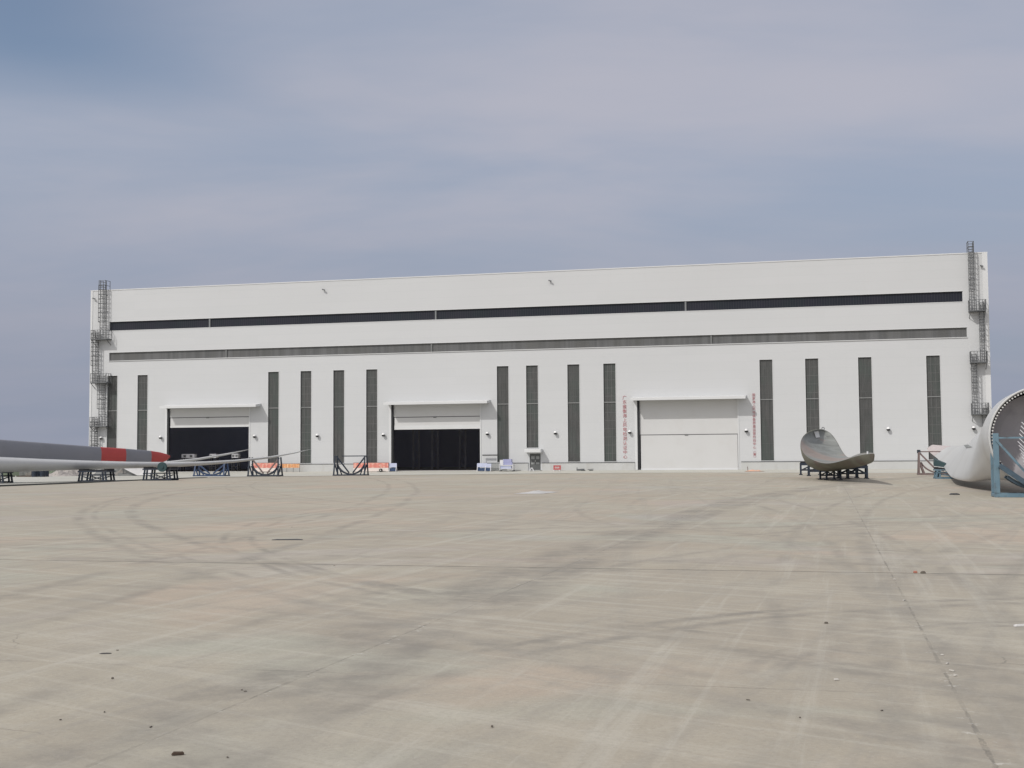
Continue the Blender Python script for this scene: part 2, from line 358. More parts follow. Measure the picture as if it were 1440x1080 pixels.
scene.view_settings.exposure = 0.0; scene.view_settings.gamma = 1.0
scene.cycles.max_bounces = 8; scene.cycles.diffuse_bounces = 6

# ------------------------------------------------------------------ ground
b = MB(); b.add([(-5000, -3000, 0), (5000, -3000, 0), (5000, 7000, 0), (-5000, 7000, 0)], [(0, 1, 2, 3)])
tag(b.build('ground', MCON), kind='structure')
def wallpt(u, n, z): return TT * u + NN * (DIST + n) + Vector((0, 0, z))
outer = [(-700, 713), (-120, 689), (0, 684), (60, 681.5), (120, 679), (180, 676), (240, 673.2), (300, 671.3), (360, 670.6), (500, 669.2), (600, 668), (800, 665.9), (970, 665.1), (1220, 665.3), (1350, 665.2), (1500, 664.6)]
b = MB(); vs = []
for x, y in outer:
    p = gnd(x, y); u = p.dot(TT)
    u2 = max(-140, min(45, -97 + (x - 130) / 1258 * 115)) if x < 300 else u
    q = wallpt(u2, -3.6, .03); r_ = wallpt(u2, -.0, .22)
    vs += [(p.x, p.y, .008), tuple(q), tuple(r_)]
fs = []
for i in range(len(outer) - 1):
    for k in range(2): fs.append((i * 3 + k, (i + 1) * 3 + k, (i + 1) * 3 + k + 1, i * 3 + k + 1))
b.add(vs, fs); tag(b.build('apron', MAPRON), kind='structure')
def ribbon(name, pts, w, z, mat):
    b = MB(); vs = []
    for i, p in enumerate(pts):
        d = (pts[min(i + 1, len(pts) - 1)] - pts[max(i - 1, 0)]); d.z = 0; d.normalize(); a = Vector((-d.y, d.x, 0)) * w / 2
        vs += [(p.x - a.x, p.y - a.y, z), (p.x + a.x, p.y + a.y, z)]
    b.add(vs, [(2 * i, 2 * i + 2, 2 * i + 3, 2 * i + 1) for i in range(len(pts) - 1)])
    return tag(b.build(name, mat), kind='structure')
def kerb(name, pts, wd, h0, h1, mat):
    b = MB(); vs = []
    for i, p in enumerate(pts):
        d = (pts[min(i + 1, len(pts) - 1)] - pts[max(i - 1, 0)]); d.z = 0; d.normalize(); a = Vector((-d.y, d.x, 0)) * wd / 2
        h = h0 + (h1 - h0) * i / (len(pts) - 1)
        vs += [(p.x - a.x, p.y - a.y, -.02), (p.x + a.x, p.y + a.y, -.02), (p.x + a.x, p.y + a.y, h), (p.x - a.x, p.y - a.y, h)]
    n = len(pts); fs = [(i * 4 + k, (i + 1) * 4 + k, (i + 1) * 4 + (k + 1) % 4, i * 4 + (k + 1) % 4) for i in range(n - 1) for k in range(4)] + [(3, 2, 1, 0), tuple((n - 1) * 4 + k for k in range(4))]
    b.add(vs, fs); return tag(b.build(name, mat), kind='structure')
kerb('kerb', [gnd(x, y) for x, y in ((-700, 713), (-120, 689), (-60, 686.7), (0, 684.2), (60, 681.8), (120, 679.3), (180, 676.4), (240, 673.6), (290, 671.7))], .3, .15, .07, MDRAIN)
kerb('drain_rim', [gnd(x, y) for x, y in ((-700, 696), (-120, 682.8), (0, 680.2), (60, 679.0), (120, 677.8))], .2, .05, .04, MDRAIN)
kerb('apron_edge', [gnd(x, y) for x, y in ((293, 671.6), (360, 670.7), (500, 669.3), (600, 668.1), (800, 666), (970, 665.2), (1220, 665.4))], .4, .05, .05, paint('dirty_joint', (.27, .255, .23), (.36, .34, .30), .2, .9))

# ------------------------------------------------------------------ the hall
U0, U1, HT = -96.55, 18.08, 24.74
hall = thing('factory_hall', 'long white factory hall with three roller doors and grey window strips', 'building', NN * DIST, -YAW)
wins = [(-93.9, 1.28), (-89.38, 1.28), (-70.46, 1.28), (-65.93, 1.28), (-61.4, 1.28), (-56.92, 1.28), (-39.69, 1.28), (-35.95, 3.02), (-30.75, 1.28),
        (-26.28, 1.28), (-7.59, 1.28), (-2.33, 1.28), (3.66, 1.28), (11.19, 1.28)]
WW, WT = 1.49, 13.17
doors = [(-84.95, -73.15, 6.08), (-53.55, -41.9, 5.45), (-22.2, -10.25, .25)]
DT = 8.6
holes = [(u, u + WW, z, WT) for u, z in wins] + [(a, c, .25, DT) for a, c, _ in doors]
holes += [(-93.7, 15.32, 19.27, 20.46), (-93.7, 15.68, 15.19, 16.29), (-35.57, -34.2, .25, 2.28)]
TH = .35
us = sorted({U0, U1} | {h[0] for h in holes} | {h[1] for h in holes}); zs = sorted({-.1, HT} | {h[2] for h in holes} | {h[3] for h in holes})
b = MB()
def solid(u, z): return not any(h[0] < u < h[1] and h[2] < z < h[3] for h in holes)
for i in range(len(us) - 1):
    for j in range(len(zs) - 1):
        if solid((us[i] + us[i + 1]) / 2, (zs[j] + zs[j + 1]) / 2):
            for y, fl in ((0, (0, 1, 2, 3)), (TH, (3, 2, 1, 0))):
                b.add([(us[i], y, zs[j]), (us[i + 1], y, zs[j]), (us[i + 1], y, zs[j + 1]), (us[i], y, zs[j + 1])], [fl], 0 if y == 0 else 1)
for a, c, z0, z1 in holes:
    b.add([(a, 0, z0), (a, TH, z0), (a, TH, z1), (a, 0, z1)], [(0, 1, 2, 3)], 2); b.add([(c, 0, z0), (c, TH, z0), (c, TH, z1), (c, 0, z1)], [(3, 2, 1, 0)], 2)
    b.add([(a, 0, z0), (c, 0, z0), (c, TH, z0), (a, TH, z0)], [(0, 1, 2, 3)], 2); b.add([(a, 0, z1), (c, 0, z1), (c, TH, z1), (a, TH, z1)], [(3, 2, 1, 0)], 2)
DEP = 62
for x, nx in ((U0, -1), (U1, 1)):
    b.box((x - .0 if nx < 0 else x - .3, TH + .002, -.1), (x + .3 if nx < 0 else x, DEP, HT - .02), 0)
b.box((U0 + .31, DEP - .4, -.1), (U1 - .31, DEP, 13.5), 0); b.box((U0 + .31, DEP - .4, 17.5), (U1 - .31, DEP, HT - .02), 0)  # open strip high in the unseen back wall, added to let sky light inside
b.build('wall', [MW, MINT, MTRIM], hall)
b = MB()
b.box((U0 + .32, TH + .02, -.08), (U1 - .32, DEP - .42, .25)); b.build('interior_floor', MINTF, hall)
b = MB(); b.box((U0 + .31, TH + .01, HT - 1.3), (U1 - .31, DEP - .41, HT - 1.0)); b.build('roof', MROOF, hall)
b = MB(); b.box((U0 + .32, TH + .5, .26), (U0 + .36, DEP - .5, HT - 1.4)); b.box((U1 - .36, TH + .5, .26), (U1 - .32, DEP - .5, HT - 1.4)); b.box((U0 + .5, DEP - .5, .26), (U1 - .5, DEP - .45, 13.5))
b.build('interior_lining', MINT, hall)
b = MB(); b.box((U0 - .06, -.048, HT), (U1 + .06, TH + .1, HT + .12)); b.box((U0 - .06, TH + .1, HT), (U0 + .36, DEP, HT + .12)); b.box((U1 - .36, TH + .1, HT), (U1 + .06, DEP, HT + .12))
b.build('parapet_cap', MTRIM, hall)
for x0, x1 in ((U0 - .03, U0 + .28), (U1 - .55, U1 + .03)):
    b = MB(); b.box((x0, -.045, -.05), (x1, -.002, HT - .002)); b.build('corner_trim', MTRIM, hall)
# plinth between the doors
gaps = [U0 + .29, -85.35, -72.75, -53.95, -41.5, -35.75, -34.02, -22.55, -9.9, U1 - .56]
for i in range(0, len(gaps), 2):
    b = MB(); b.box((gaps[i], -.09, -.05), (gaps[i + 1], -.004, 1.12)); p = b.build('plinth', MPLINTH, hall)
    b = MB(); b.box((gaps[i], -.13, 1.122), (gaps[i + 1], -.003, 1.19)); b.build('flashing', MFLASH, p)
# tall windows
for k, (u, z) in enumerate(wins):
    b = MB(); b.box((u + .001, .14, z), (u + WW - .001, .2, WT - .001)); wn = b.build('window', MWIN, hall)
    b = MB()
    for zz in [z + (WT - z) * t for t in [i / 12 for i in range(1, 12)]]:
        if abs(zz - 8.46) > .4: b.box((u + .06, .125, zz - .018), (u + WW - .06, .139, zz + .018))
    for t in (1 / 3, 2 / 3): b.box((u + WW * t - .02, .108, z + .06), (u + WW * t + .02, .124, WT - .06))
    b.build('glazing_bar', MMULL if k % 2 else paint('window_bar_grey', (.10, .105, .105)), wn)
    b = MB(); b.box((u + .02, .06, 8.40), (u + WW - .02, .107, 8.52)); b.build('transom', paint('pale_transom', (.21, .215, .215)), wn)
    b = MB(); f = .055
    b.box((u - f, -.03, z - f), (u, .1, WT + f)); b.box((u + WW, -.03, z - f), (u + WW + f, .1, WT + f))
    b.box((u, -.03, WT), (u + WW, .1, WT + f)); b.box((u, -.05, z - f), (u + WW, .1, z)); b.build('window_frame', MTRIM, wn)
def ribbonwin(name, u0, u1, z0, z1, mat, divs, dm, sill):
    b = MB(); b.box((u0 + .001, .16, z0 + .001), (u1 - .001, .24, z1 - .001)); wn = b.build(name, mat, hall)
    for d in divs:
        b = MB(); b.box((d - .1, .04, z0 + .01), (d + .1, .159, z1 - .01)); b.build('divider', dm, wn)
    b = MB(); b.box((u0 - .05, -sill, z0 - .07), (u1 + .05, .12, z0 - .001)); b.box((u0 - .05, -.04, z1 + .001), (u1 + .05, .12, z1 + .06)); b.build('sill', MTRIM, wn)
ribbonwin('ribbon_louvre', -93.7, 15.32, 19.27, 20.46, MDARK, (-78.92, -47.64, -16.2), MDIV, .03)
ribbonwin('ribbon_window', -93.7, 15.68, 15.19, 16.29, MBAND, (-76.5, -48.2, -13.2), MMULL, .10)
# doors
for i, (a, c, zo) in enumerate(doors):
    open_ = zo > 1
    g_ = .26
    b = MB(); b.box((a + .002, .02, .26), (a + g_, .34, DT - .01)); d = b.build('door_guide', MSEAL, hall)
    b = MB()
    mid = (7.39, 7.01, 4.44)[i]
    b.box((a + g_ + .002, .20, mid + .05), (c - .002, .27, DT - .005)); dr = b.build('roller_door', MDOOR, hall)
    b = MB(); b.box((a + g_ + .05, .215, mid - .05), (c - .05, .26, mid + .049)); b.build('panel_joint', paint('door_joint_shadow_gap', (.12, .12, .125)), dr)
    b = MB(); b.box((a + g_ + .12, .17, zo), (c - .06, .25, mid - .051)); b.build('door_leaf', MDOOR, dr)
    b = MB(); b.box((a + g_ + .1, .15, zo), (c - .05, .169, zo + (.5 if i == 1 else .18)), 0); b.build('bottom_rail', MTRIM, dr)
    b = MB(); b.box(((a + c) / 2 - .3, .13, mid - .12), ((a + c) / 2 + .1, .168, mid + .04)); b.build('lock_box', MMULL, dr)
    b = MB(); b.box((c + .003, -.05, .24), (c + .14, -.003, DT)); b.build('door_surround', MTRIM, hall)
    b = MB(); b.box((a - .3, -.05, .24), (a - .003, -.003, DT)); b.build('door_surround', MTRIM, hall)
# canopies over the doors
for u0, u1, z in ((-85.15, -71.45, 8.62), (-54.0, -40.55, 8.56), (-22.75, -9.2, 8.58)):
    b = MB(); p = 1.6; t = .26
    b.add([(u0, -.003, z + .14), (u1, -.003, z + .14), (u1, -p, z), (u0, -p, z), (u0, -.003, z + .45), (u1, -.003, z + .45), (u1, -p, z + t), (u0, -p, z + t)],
          [(0, 1, 2, 3), (7, 6, 5, 4), (3, 2, 6, 7), (2, 1, 5, 6), (0, 3, 7, 4), (1, 0, 4, 5)])
    cn_ = b.build('canopy', MTRIM, hall)
    b = MB(); b.box((u0 - .02, -p - .06, z - .03), (u1 + .02, -p - .003, z + t + .03)); b.build('fascia', MTRIM, cn_)
# small personnel door
b = MB(); b.box((-35.56, .1, .26), (-34.21, .16, 2.27)); pd = b.build('personnel_door', MGDOOR, hall)
for ux in (-35.40, -34.80):
    for z0, z1 in ((1.62, 1.98), (.98, 1.22)):
        b = MB(); b.box((ux, .08, z0), (ux + .44, .099, z1)); b.build('door_pane', MGLS, pd)
b = MB(); b.box((-34.9, .05, 1.3), (-34.86, .098, 1.5)); b.build('handle', MBOLT, pd)
b = MB(); b.box((-35.98, -1.15, 2.42), (-33.92, -.003, 2.86)); b.build('small_canopy', MTRIM, hall, bevel=.03)
b = MB(); b.box((-35.7, -.9, .2), (-34.05, -.002, .28)); b.build('door_step', MPLINTH, hall)
# wall lamps
for u in (-94.62, -85.78, -72.25, -63.51, -54.53, -40.89, -32.27, -23.1, -9.25, 6.83, 16.11):
    b = MB(); n = 12; vs = []; rings = 5
    for i in range(rings + 1):
        a = i / rings * math.pi / 2; r_ = .2 * math.cos(a) + .001; z = 4.82 + .22 * math.sin(a)
        for k in range(n):
            t = 2 * math.pi * k / n; vs.append((u + r_ * math.cos(t), -.26 + r_ * math.sin(t), z))
    fs = [(i * n + k, i * n + (k + 1) % n, (i + 1) * n + (k + 1) % n, (i + 1) * n + k) for i in range(rings) for k in range(n)]
    b.add(vs, fs); b.box((u - .05, -.26, 4.86), (u + .05, -.002, 4.94)); lm = b.build('wall_lamp', MLAMP, hall, smooth=True)
    b = MB(); b.tube([(u, -.26, 4.60), (u, -.26, 4.70), (u, -.26, 4.819)], [.13, .19, .21], 12); b.build('lamp_lens', MBLK, lm)
for u, z in ((-95.97, 23.67), (-62.68, 23.59), (-32.78, 23.54), (17.45, 23.2)):
    b = MB(); b.box((u - .04, -.24, z - .04), (u + .04, -.002, z + .04)); fl = b.build('floodlight', MBLK, hall)
    b = MB(); b.bar((u - .17, -.26, z + .08), (u + .17, -.30, z - .03), .16, .14); b.build('lamp_head', MLAD, fl)
b = MB(); b.box((-14.8, 1.0, HT - 1.2), (-12.4, 2.6, HT + .22)); b.build('roof_hatch', MLAD, hall)

# access ladders on both ends
def ladder(ua, ub, plat):
    lad = bpy.data.objects.new('access_ladder', None); col.objects.link(lad); lad.parent = hall
    # ua / ub: u-range of the two alternating flights; plat: (u0, u1)
    flights = [(ua, 18.15, 26.0), (ub, 12.3, 18.15), (ua, 6.45, 12.3), (ub, .3, 6.45)]
    for (u0, u1), z0, z1 in flights:
        b = MB(); y = -.32; top = z1 + (1.05 if z1 < 25 else 0)
        for u in (u0 + .06, u1 - .06): b.box((u - .035, y - .035, z0), (u + .035, y + .035, top))
        z = z0 + .3
        while z < top:
            b.box((u0 + .09, y - .02, z - .022), (u1 - .09, y + .02, z + .022)); z += .32
        z = z0 + 1.5
        while z < z1:
            for u in (u0 + .06, u1 - .06): b.box((u - .03, y + .036, z - .03), (u + .03, -.002, z + .03))
            z += 2.2
        fl = b.build('ladder_flight', MLAD, lad)
        b = MB(); z = z0 + 2.3; cx = (u0 + u1) / 2; rr = (u1 - u0) / 2 - .02
        ring = [(cx + rr * math.cos(t), y - .36 + .36 * math.sin(t)) for t in [math.pi - math.pi * k / 8 * -1 for k in range(9)]]
        zz = []
        while z <= top + .01: zz.append(z); z += .62
        for z in zz:
            pts = [(u0 + .04, y, z)] + [(x, yy, z) for x, yy in ring] + [(u1 - .04, y, z)]
            for i in range(len(pts) - 1): b.bar(pts[i], pts[i + 1], .03, .06)
        for i in (0, 2, 4, 6, 8): b.bar((ring[i][0], ring[i][1], zz[0]), (ring[i][0], ring[i][1], zz[-1]), .035)
        b.build('safety_cage', MLAD, lad)
    for z in (18.15, 12.3, 6.45):
        b = MB(); u0, u1 = plat
        b.box((u0, -1.15, z - .16), (u1, -.01, z - .02)); pf = b.build('platform', MLAD, lad)
        b = MB()
        for k in range(6):
            u = u0 + .03 + (u1 - u0 - .06) * k / 5; b.box((u - .025, -1.14, z - .019), (u + .025, -1.09, z + 1.15))
        for u in (u0 + .03, u1 - .03):
            for yy in (-.6, -.1): b.box((u - .025, yy - .025, z - .019), (u + .025, yy + .025, z + 1.15))
            for h in (.55, 1.15): b.box((u - .022, -1.088, z + h - .022), (u + .022, -.02, z + h + .022))
        for h in (.1, .55, 1.15): b.box((u0, -1.16, z + h - .025), (u1, -1.141, z + h + .025))
        b.build('guardrail', MLAD, lad)
        for u in (u0 + .1, u1 - .1):
            b = MB(); b.bar((u, -1.05, z - .17), (u, -.02, z - .85), .06); b.build('bracket', MLAD, lad)
    b = MB(); u0, u1 = ua
    for u in (u0 + .02, u1 - .02):
        for yy in (-.6, .5): b.box((u - .03, yy - .03, HT + .121), (u + .03, yy + .03, HT + 1.35))
        for h in (.65, 1.3): b.box((u - .028, -.6, HT + h - .025), (u + .028, .5, HT + h + .025))
    for h in (.35, .65, 1.0, 1.3): b.box((u0, -.66, HT + h - .025), (u1, -.631, HT + h + .025))
    b.build('roof_guardrail', MLAD, lad)
    return lad
ladder((-95.0, -93.98), (-96.02, -95.05), (-95.82, -93.35))
ladder((15.97, 16.62), (16.97, 17.56), (15.9, 17.72))

# red lettering either side of the closed door
def lettering(name, text, u, ztop, pitch, size):
    big = MB()
    for i, ch in enumerate(text):
        cu = bpy.data.curves.new('glyph', 'FONT'); cu.body = ch; cu.size = size; cu.align_x = 'CENTER'; cu.extrude = .012; cu.offset = -.004; cu.resolution_u = 2
        ob = bpy.data.objects.new('glyph', cu); col.objects.link(ob)
        dg = bpy.context.evaluated_depsgraph_get(); me = bpy.data.meshes.new_from_object(ob.evaluated_get(dg))
        vs = [(u + v.co.x, -.03 - v.co.z, ztop - pitch * (i + 1) + v.co.y) for v in me.vertices]
        big.add(vs, [tuple(p.vertices) for p in me.polygons])
        bpy.data.objects.remove(ob); bpy.data.curves.remove(cu); bpy.data.meshes.remove(me)
    return big.build(name, MRED, hall)
lettering('wall_lettering', '广东鉴衡海上风电检测认证中心', -23.72, 9.35, .55, .53)
lettering('wall_lettering', '国家海上风电装备质量监督检验中心︵筹︶', -8.33, 9.3, .412, .385)

# steel columns and truss seen through the open doors
for u, y in ((-79.5, 20), (-60.2, 30), (-57.2, 30), (-52.9, 30), (-50.0, 42)):
    b = MB()
    for du in (-.45, .45): b.box((u + du - .12, y - .12, .26), (u + du + .12, y + .12, 17))
    for k in range(16):
        z = .4 + k; s = 1 if k % 2 else -1
        b.bar((u - .35 * s, y, z), (u + .35 * s, y, z + 1), .09)
    b.build('interior_column', MTRUSS, hall)

for px, W_, lab in ((266, 1.9, 'pale cabinet on a dark stand, widest of those inside the left doorway'), (301, .95, 'pale cabinet on a dark stand in the middle of the left doorway'), (332, .95, 'pale cabinet on a dark stand at the right side of the left doorway')):
    d = ray(px, 645); n_ = 3.5; q_ = d * ((DIST + n_) / d.dot(NN)); t = thing('equipment_cabinet', lab, 'cabinet', (q_.x, q_.y, .252), -YAW, 'cabinets inside the left doorway')
    b = MB(); b.box((-W_ / 2, -.35, 1.8), (W_ / 2, .35, 2.35)); b.build('cabinet_body', MWHITE, t, bevel=.02)
    b = MB()
    for x in (-W_ / 2 + .06, W_ / 2 - .06):
        for y in (-.3, .3): b.box((x - .05, y - .05, 0), (x + .05, y + .05, 1.799))
    b.box((-W_ / 2, -.34, .6), (W_ / 2, .34, .66)); b.build('stand', MBLK, t)
    for x in (-W_ / 4, W_ / 4):
        b = MB(); b.box((x - .18, -.37, 1.9), (x + .18, -.351, 2.2)); b.build('panel', MGDOOR, t)

# ------------------------------------------------------------------ turbine blades
def loft(stations, n=40, mats=None, bands=None):
    """stations: (centre Vector, chord, thick, chord dir Vector, thick dir Vector, blend 0 circle .. 1 aerofoil)"""
    b = MB(); vs = []
    for c, ch, th, e1, e2, bl in stations:
        for k in range(n):
            t = 2 * math.pi * k / n; x = math.cos(t); y = math.sin(t)
            taper = 1 - bl * (.5 - .5 * x) ** 1.6 * .92
            vs.append(c + e1 * (x * ch / 2) + e2 * (y * th / 2 * taper))
    fs = []; mi = []
    for i in range(len(stations) - 1):
        for k in range(n): fs.append((i * n + k, i * n + (k + 1) % n, (i + 1) * n + (k + 1) % n, (i + 1) * n + k)); mi.append(bands[i] if bands else 0)
    fs.append(tuple((len(stations) - 1) * n + k for k in range(n))); mi.append(bands[-1] if bands else 0)
    b.add(vs, fs); b.m = mi
    return b
BD = Vector((.4625, .887, 0)).normalized()
SIDE = Vector((BD.y, -BD.x, 0)); UP = Vector((0, 0, 1))
B0 = Vector((-40.5, 100, 0))
def onlineX(P, D, px):        # point of a horizontal line seen at photo column px
    k = (px - 720) / FPX; s = (P.x - k * P.y) / (k * D.y - D.x); return P + D * s, s
def zat(px, py, Y): return at(px, py, Y).z
# front blade: rounded, tip bending up to the right
st = []
for px, ytop, ybot in ((-420, 621, 690), (-200, 632, 675), (-60, 639.5, 667), (0, 642.5, 664.2), (60, 645.3, 662.3), (120, 647.5, 660.3), (180, 649.2, 658.8), (240, 649.8, 657.5), (290, 648.8, 654), (330, 646.5, 650.6), (380, 641.6, 644.6), (415, 635.8, 637.6), (436, 631.6, 632.2)):
    p, s = onlineX(B0, BD, px); zt, zb = zat(px, ytop, p.y), zat(px, ybot, p.y)
    c = Vector((p.x, p.y, (zt + zb) / 2)); th = zt - zb
    st.append((c, th, th * 1.5, UP, SIDE, .25))
o = loft(st, 32).build('turbine_blade', [MBLADE], None, smooth=True)
tag(o, 'long pale rounded turbine blade lying in front, thin tip curving up at right', 'turbine blade', 'turbine blades on the left')
# second blade behind it: tip rises in front of the first doorway
C1 = Vector((-31.2, 150, 0)); st = []
for px, ytop, ybot in ((60, 652, 658), (140, 651.5, 658), (200, 650.2, 655.5), (240, 648.2, 652.6), (280, 643.8, 647.2), (320, 637.2, 639.8), (350, 631.6, 632.4)):
    p, s = onlineX(C1, BD, px); zt, zb = zat(px, ytop, p.y), zat(px, ybot, p.y)
    th = zt - zb; st.append((Vector((p.x, p.y, (zt + zb) / 2)), th, th * 1.5, UP, SIDE, .25))
o = loft(st, 24).build('turbine_blade', [MBLADE], None, smooth=True)
tag(o, 'slim pale turbine blade tip rising across the dark left doorway, behind the others', 'turbine blade', 'turbine blades on the left')
# third blade on its edge with the red bands
A1 = Vector((-32.45, 120, 0)); st = []; bands = []
cols = [(-420, 574, 668), (-200, 597, 663), (-60, 613, 657), (0, 618, 656), (60, 622.5, 655.5), (120, 627, 655), (141, 628.6, 655), (176, 630.8, 654.6), (212, 634, 653), (225, 636, 651.5), (234, 638.4, 648), (239.5, 640.8, 643.2)]
for i, (px, ytop, ybot) in enumerate(cols):
    p, s = onlineX(A1, BD, px); zt, zb = zat(px, ytop, p.y), zat(px, ybot, p.y)
    st.append((Vector((p.x, p.y, (zt + zb) / 2)), zt - zb, (zt - zb) * .24, UP, SIDE, .5))
    bands.append(1 if (141 <= px < 176 or px >= 212) else 0)
ob = loft(st, 32, bands=bands[:-1] + [1]).build('turbine_blade', [MBLADE2, MBRED], None, smooth=True)
tag(ob, 'grey turbine blade standing on edge with two red bands at its tip', 'turbine blade', 'turbine blades on the left')

# big blade on the right, root end towards us
rootc = at(1466, 614, 52); Rr = 71 * 52 / FPX
rb = thing('turbine_blade', 'huge pale turbine blade with its open bolted root end facing us', 'turbine blade', (rootc.x, rootc.y, 0))
AX = Vector((21.0, 78.0, 0)).normalized(); AS = Vector((AX.y, -AX.x, 0))
st = []
def sect(te, le, Y, th, bl, push=0.0):
    """trailing and leading edge (photo columns/rows) at distance Y; thickness pushed down/right by 'push'"""
    a = at(*te, Y); c_ = at(*le, Y); e1 = (c_ - a); ch = e1.length; e1.normalize(); e2 = AX.cross(e1).normalized()
    if e2.x < 0: e2 = -e2
    c0 = (a + c_) / 2 + e2 * push
    return (c0 - rb.location, ch, th, e1, e2, bl)
cdir = Vector((AS.x * .64, AS.y * .64, .77)).normalized(); tdir = AX.cross(cdir).normalized()
for d_, sc in ((0, 1.0), (1.6, .995), (3.2, .985)):
    st.append((rootc + AX * d_ - rb.location, 2 * Rr * sc, 2 * Rr * sc, cdir, tdir, 0))
st.append(sect((1373, 659), (1462, 560), 60, 3.4, .25, .42))
st.append(sect((1350, 666), (1432, 577), 66, 2.6, .6, .55))
st.append(sect((1333, 665), (1405, 595), 74, 2.0, .8, .42))
st.append(sect((1328, 660), (1385, 611), 84, 1.4, .9, .35))
st.append(sect((1324, 652), (1368, 622), 96, .95, .95, .2))
st.append(sect((1318, 644), (1350, 627), 108, .6, .95, .1))
st.append(sect((1309, 637), (1330, 626.5), 120, .35, .95, .05))
st.append(sect((1303, 631), (1312, 625.5), 128, .15, .95, 0))
def smooth_loft(st, n, sub, bandof):
    b = loft(st, n); m = len(st); rows_ = [[Vector(b.v[i * n + k]) for k in range(n)] for i in range(m)]; out = []
    for i in range(m - 1):
        p0, p1, p2, p3 = rows_[max(0, i - 1)], rows_[i], rows_[i + 1], rows_[min(m - 1, i + 2)]
        for q in range(sub):
            t = q / sub
            out.append([(p1[k] * 2 + (p2[k] - p0[k]) * t + (p0[k] * 2 - p1[k] * 5 + p2[k] * 4 - p3[k]) * t * t + (p1[k] * 3 - p0[k] - p2[k] * 3 + p3[k]) * t ** 3) * .5 for k in range(n)])
    out.append(rows_[-1]); b2 = MB(); b2.v = [tuple(p) for r_ in out for p in r_]
    for i in range(len(out) - 1):
        for k in range(n): b2.f.append((i * n + k, i * n + (k + 1) % n, (i + 1) * n + (k + 1) % n, (i + 1) * n + k)); b2.m.append(bandof(i / sub))
    b2.f.append(tuple((len(out) - 1) * n + k for k in range(n))); b2.m.append(bandof(m)); return b2
bd = smooth_loft(st, 96, 6, lambda f: 1 if f >= len(st) - 2.6 else 0).build('blade_shell', [MBLADE, MPINK], rb, smooth=True)
# root flange, inner wall, bolts
b = MB(); n = 96; prof = [(Rr, 0.0), (Rr + .015, -.03), (Rr - .01, -.05), (Rr - .065, -.05), (Rr - .075, .0), (Rr - .09, 1.0), (Rr - .25, 3.0)]
vs = []
for r_, d_ in prof:
    for k in range(n):
        t = 2 * math.pi * k / n; vs.append(rootc + AX * d_ + (AS * math.cos(t) + UP * math.sin(t)) * r_ - rb.location)
b.add(vs, [(i * n + k, i * n + (k + 1) % n, (i + 1) * n + (k + 1) % n, (i + 1) * n + k) for i in range(len(prof) - 1) for k in range(n)])
b.m = [0 if i < 3 else 1 for i in range(len(prof) - 1) for k in range(n)]
b.build('root_flange', [MBLADE, MROOTIN], rb, smooth=True)
b = MB()
for k in range(92):
    t = 2 * math.pi * k / 92; e = AS * math.cos(t) + UP * math.sin(t); c = rootc + e * (Rr - .135) - rb.location
    b.tube([c - AX * .06, c + AX * .25], .036, 8)
b.build('bolt_ring', MBOLT, rb)
b = MB(); n = 64
vs = [rootc + AX * 1.4 - rb.location]
for rr_ in (.5, 1.0, 1.5, Rr - .24):
    for k in range(n):
        t = 2 * math.pi * k / n; vs.append(rootc + AX * (1.4 - (.0 if rr_ < 1.5 else .1)) + (AS * math.cos(t) + UP * math.sin(t)) * rr_ - rb.location)
fs = [(0, 1 + k, 1 + (k + 1) % n) for k in range(n)] + [(1 + i * n + k, 1 + i * n + (k + 1) % n, 1 + (i + 1) * n + (k + 1) % n, 1 + (i + 1) * n + k) for i in range(3) for k in range(n)]
b.add(vs, fs); b.build('bulkhead', MROOTIN, rb)
b = MB()
for k in range(13):
    zz = .62 - k * .16; c = rootc + AX * .5 - rb.location; wl = .15 + .035 * abs(k - 5)
    b.bar(c + AS * (-1.05 + wl) + UP * zz, c + AS * (.2 + wl) + UP * (zz - 1.35), .045, .03)
b.build('slatted_cover', MWHITE, rb)
# teal root cradle
rs = thing('root_stand', 'worn teal steel frame cradling the blade root at right edge', 'blade stand', (rootc.x, rootc.y, 0), math.atan2(AS.y, AS.x))
HW = 1.86
b = MB(); b.box((-HW - .12, -.62, 0), (HW + .12, -.38, .16)); b.box((-HW - .12, .5, 0), (HW + .12, .74, .16))
for x in (-HW, HW): b.box((x - .12, -.38, .02), (x + .12, .5, .14))
b.build('base_frame', MTEAL, rs, bevel=.01)
for x in (-HW, HW):
    for y in (-.5, .62):
        b = MB(); b.box((x - .11, y - .1, .165), (x + .11, y + .1, 2.62)); b.build('post', MTEAL, rs, bevel=.015)
b = MB(); b.box((-HW - .1, -.59, 2.40), (HW + .1, -.53, 2.47)); b.build('top_bar', MTEAL, rs)
for sx in (-1, 1):
    b = MB(); b.bar((sx * HW, -.64, 2.35), (sx * .55, -.64, .75), .07, .09); b.build('diagonal_brace', MTEAL, rs)
    b = MB(); b.bar((sx * (HW - .1), -.7, 1.30), (sx * .25, -.7, .2), .16, .2); b.build('lower_brace', MTEALD, rs)
for y0 in (-.46, .5):
    b = MB(); pts = []
    for k in range(17):
        t = math.pi * (1.27 + .46 * k / 16); pts.append(((Rr + .1) * math.cos(t), y0, rootc.z + (Rr + .1) * math.sin(t)))
    for k in range(16): b.bar(pts[k], pts[k + 1], .24, .12)
    b.build('cradle_arc', MTEALD, rs)

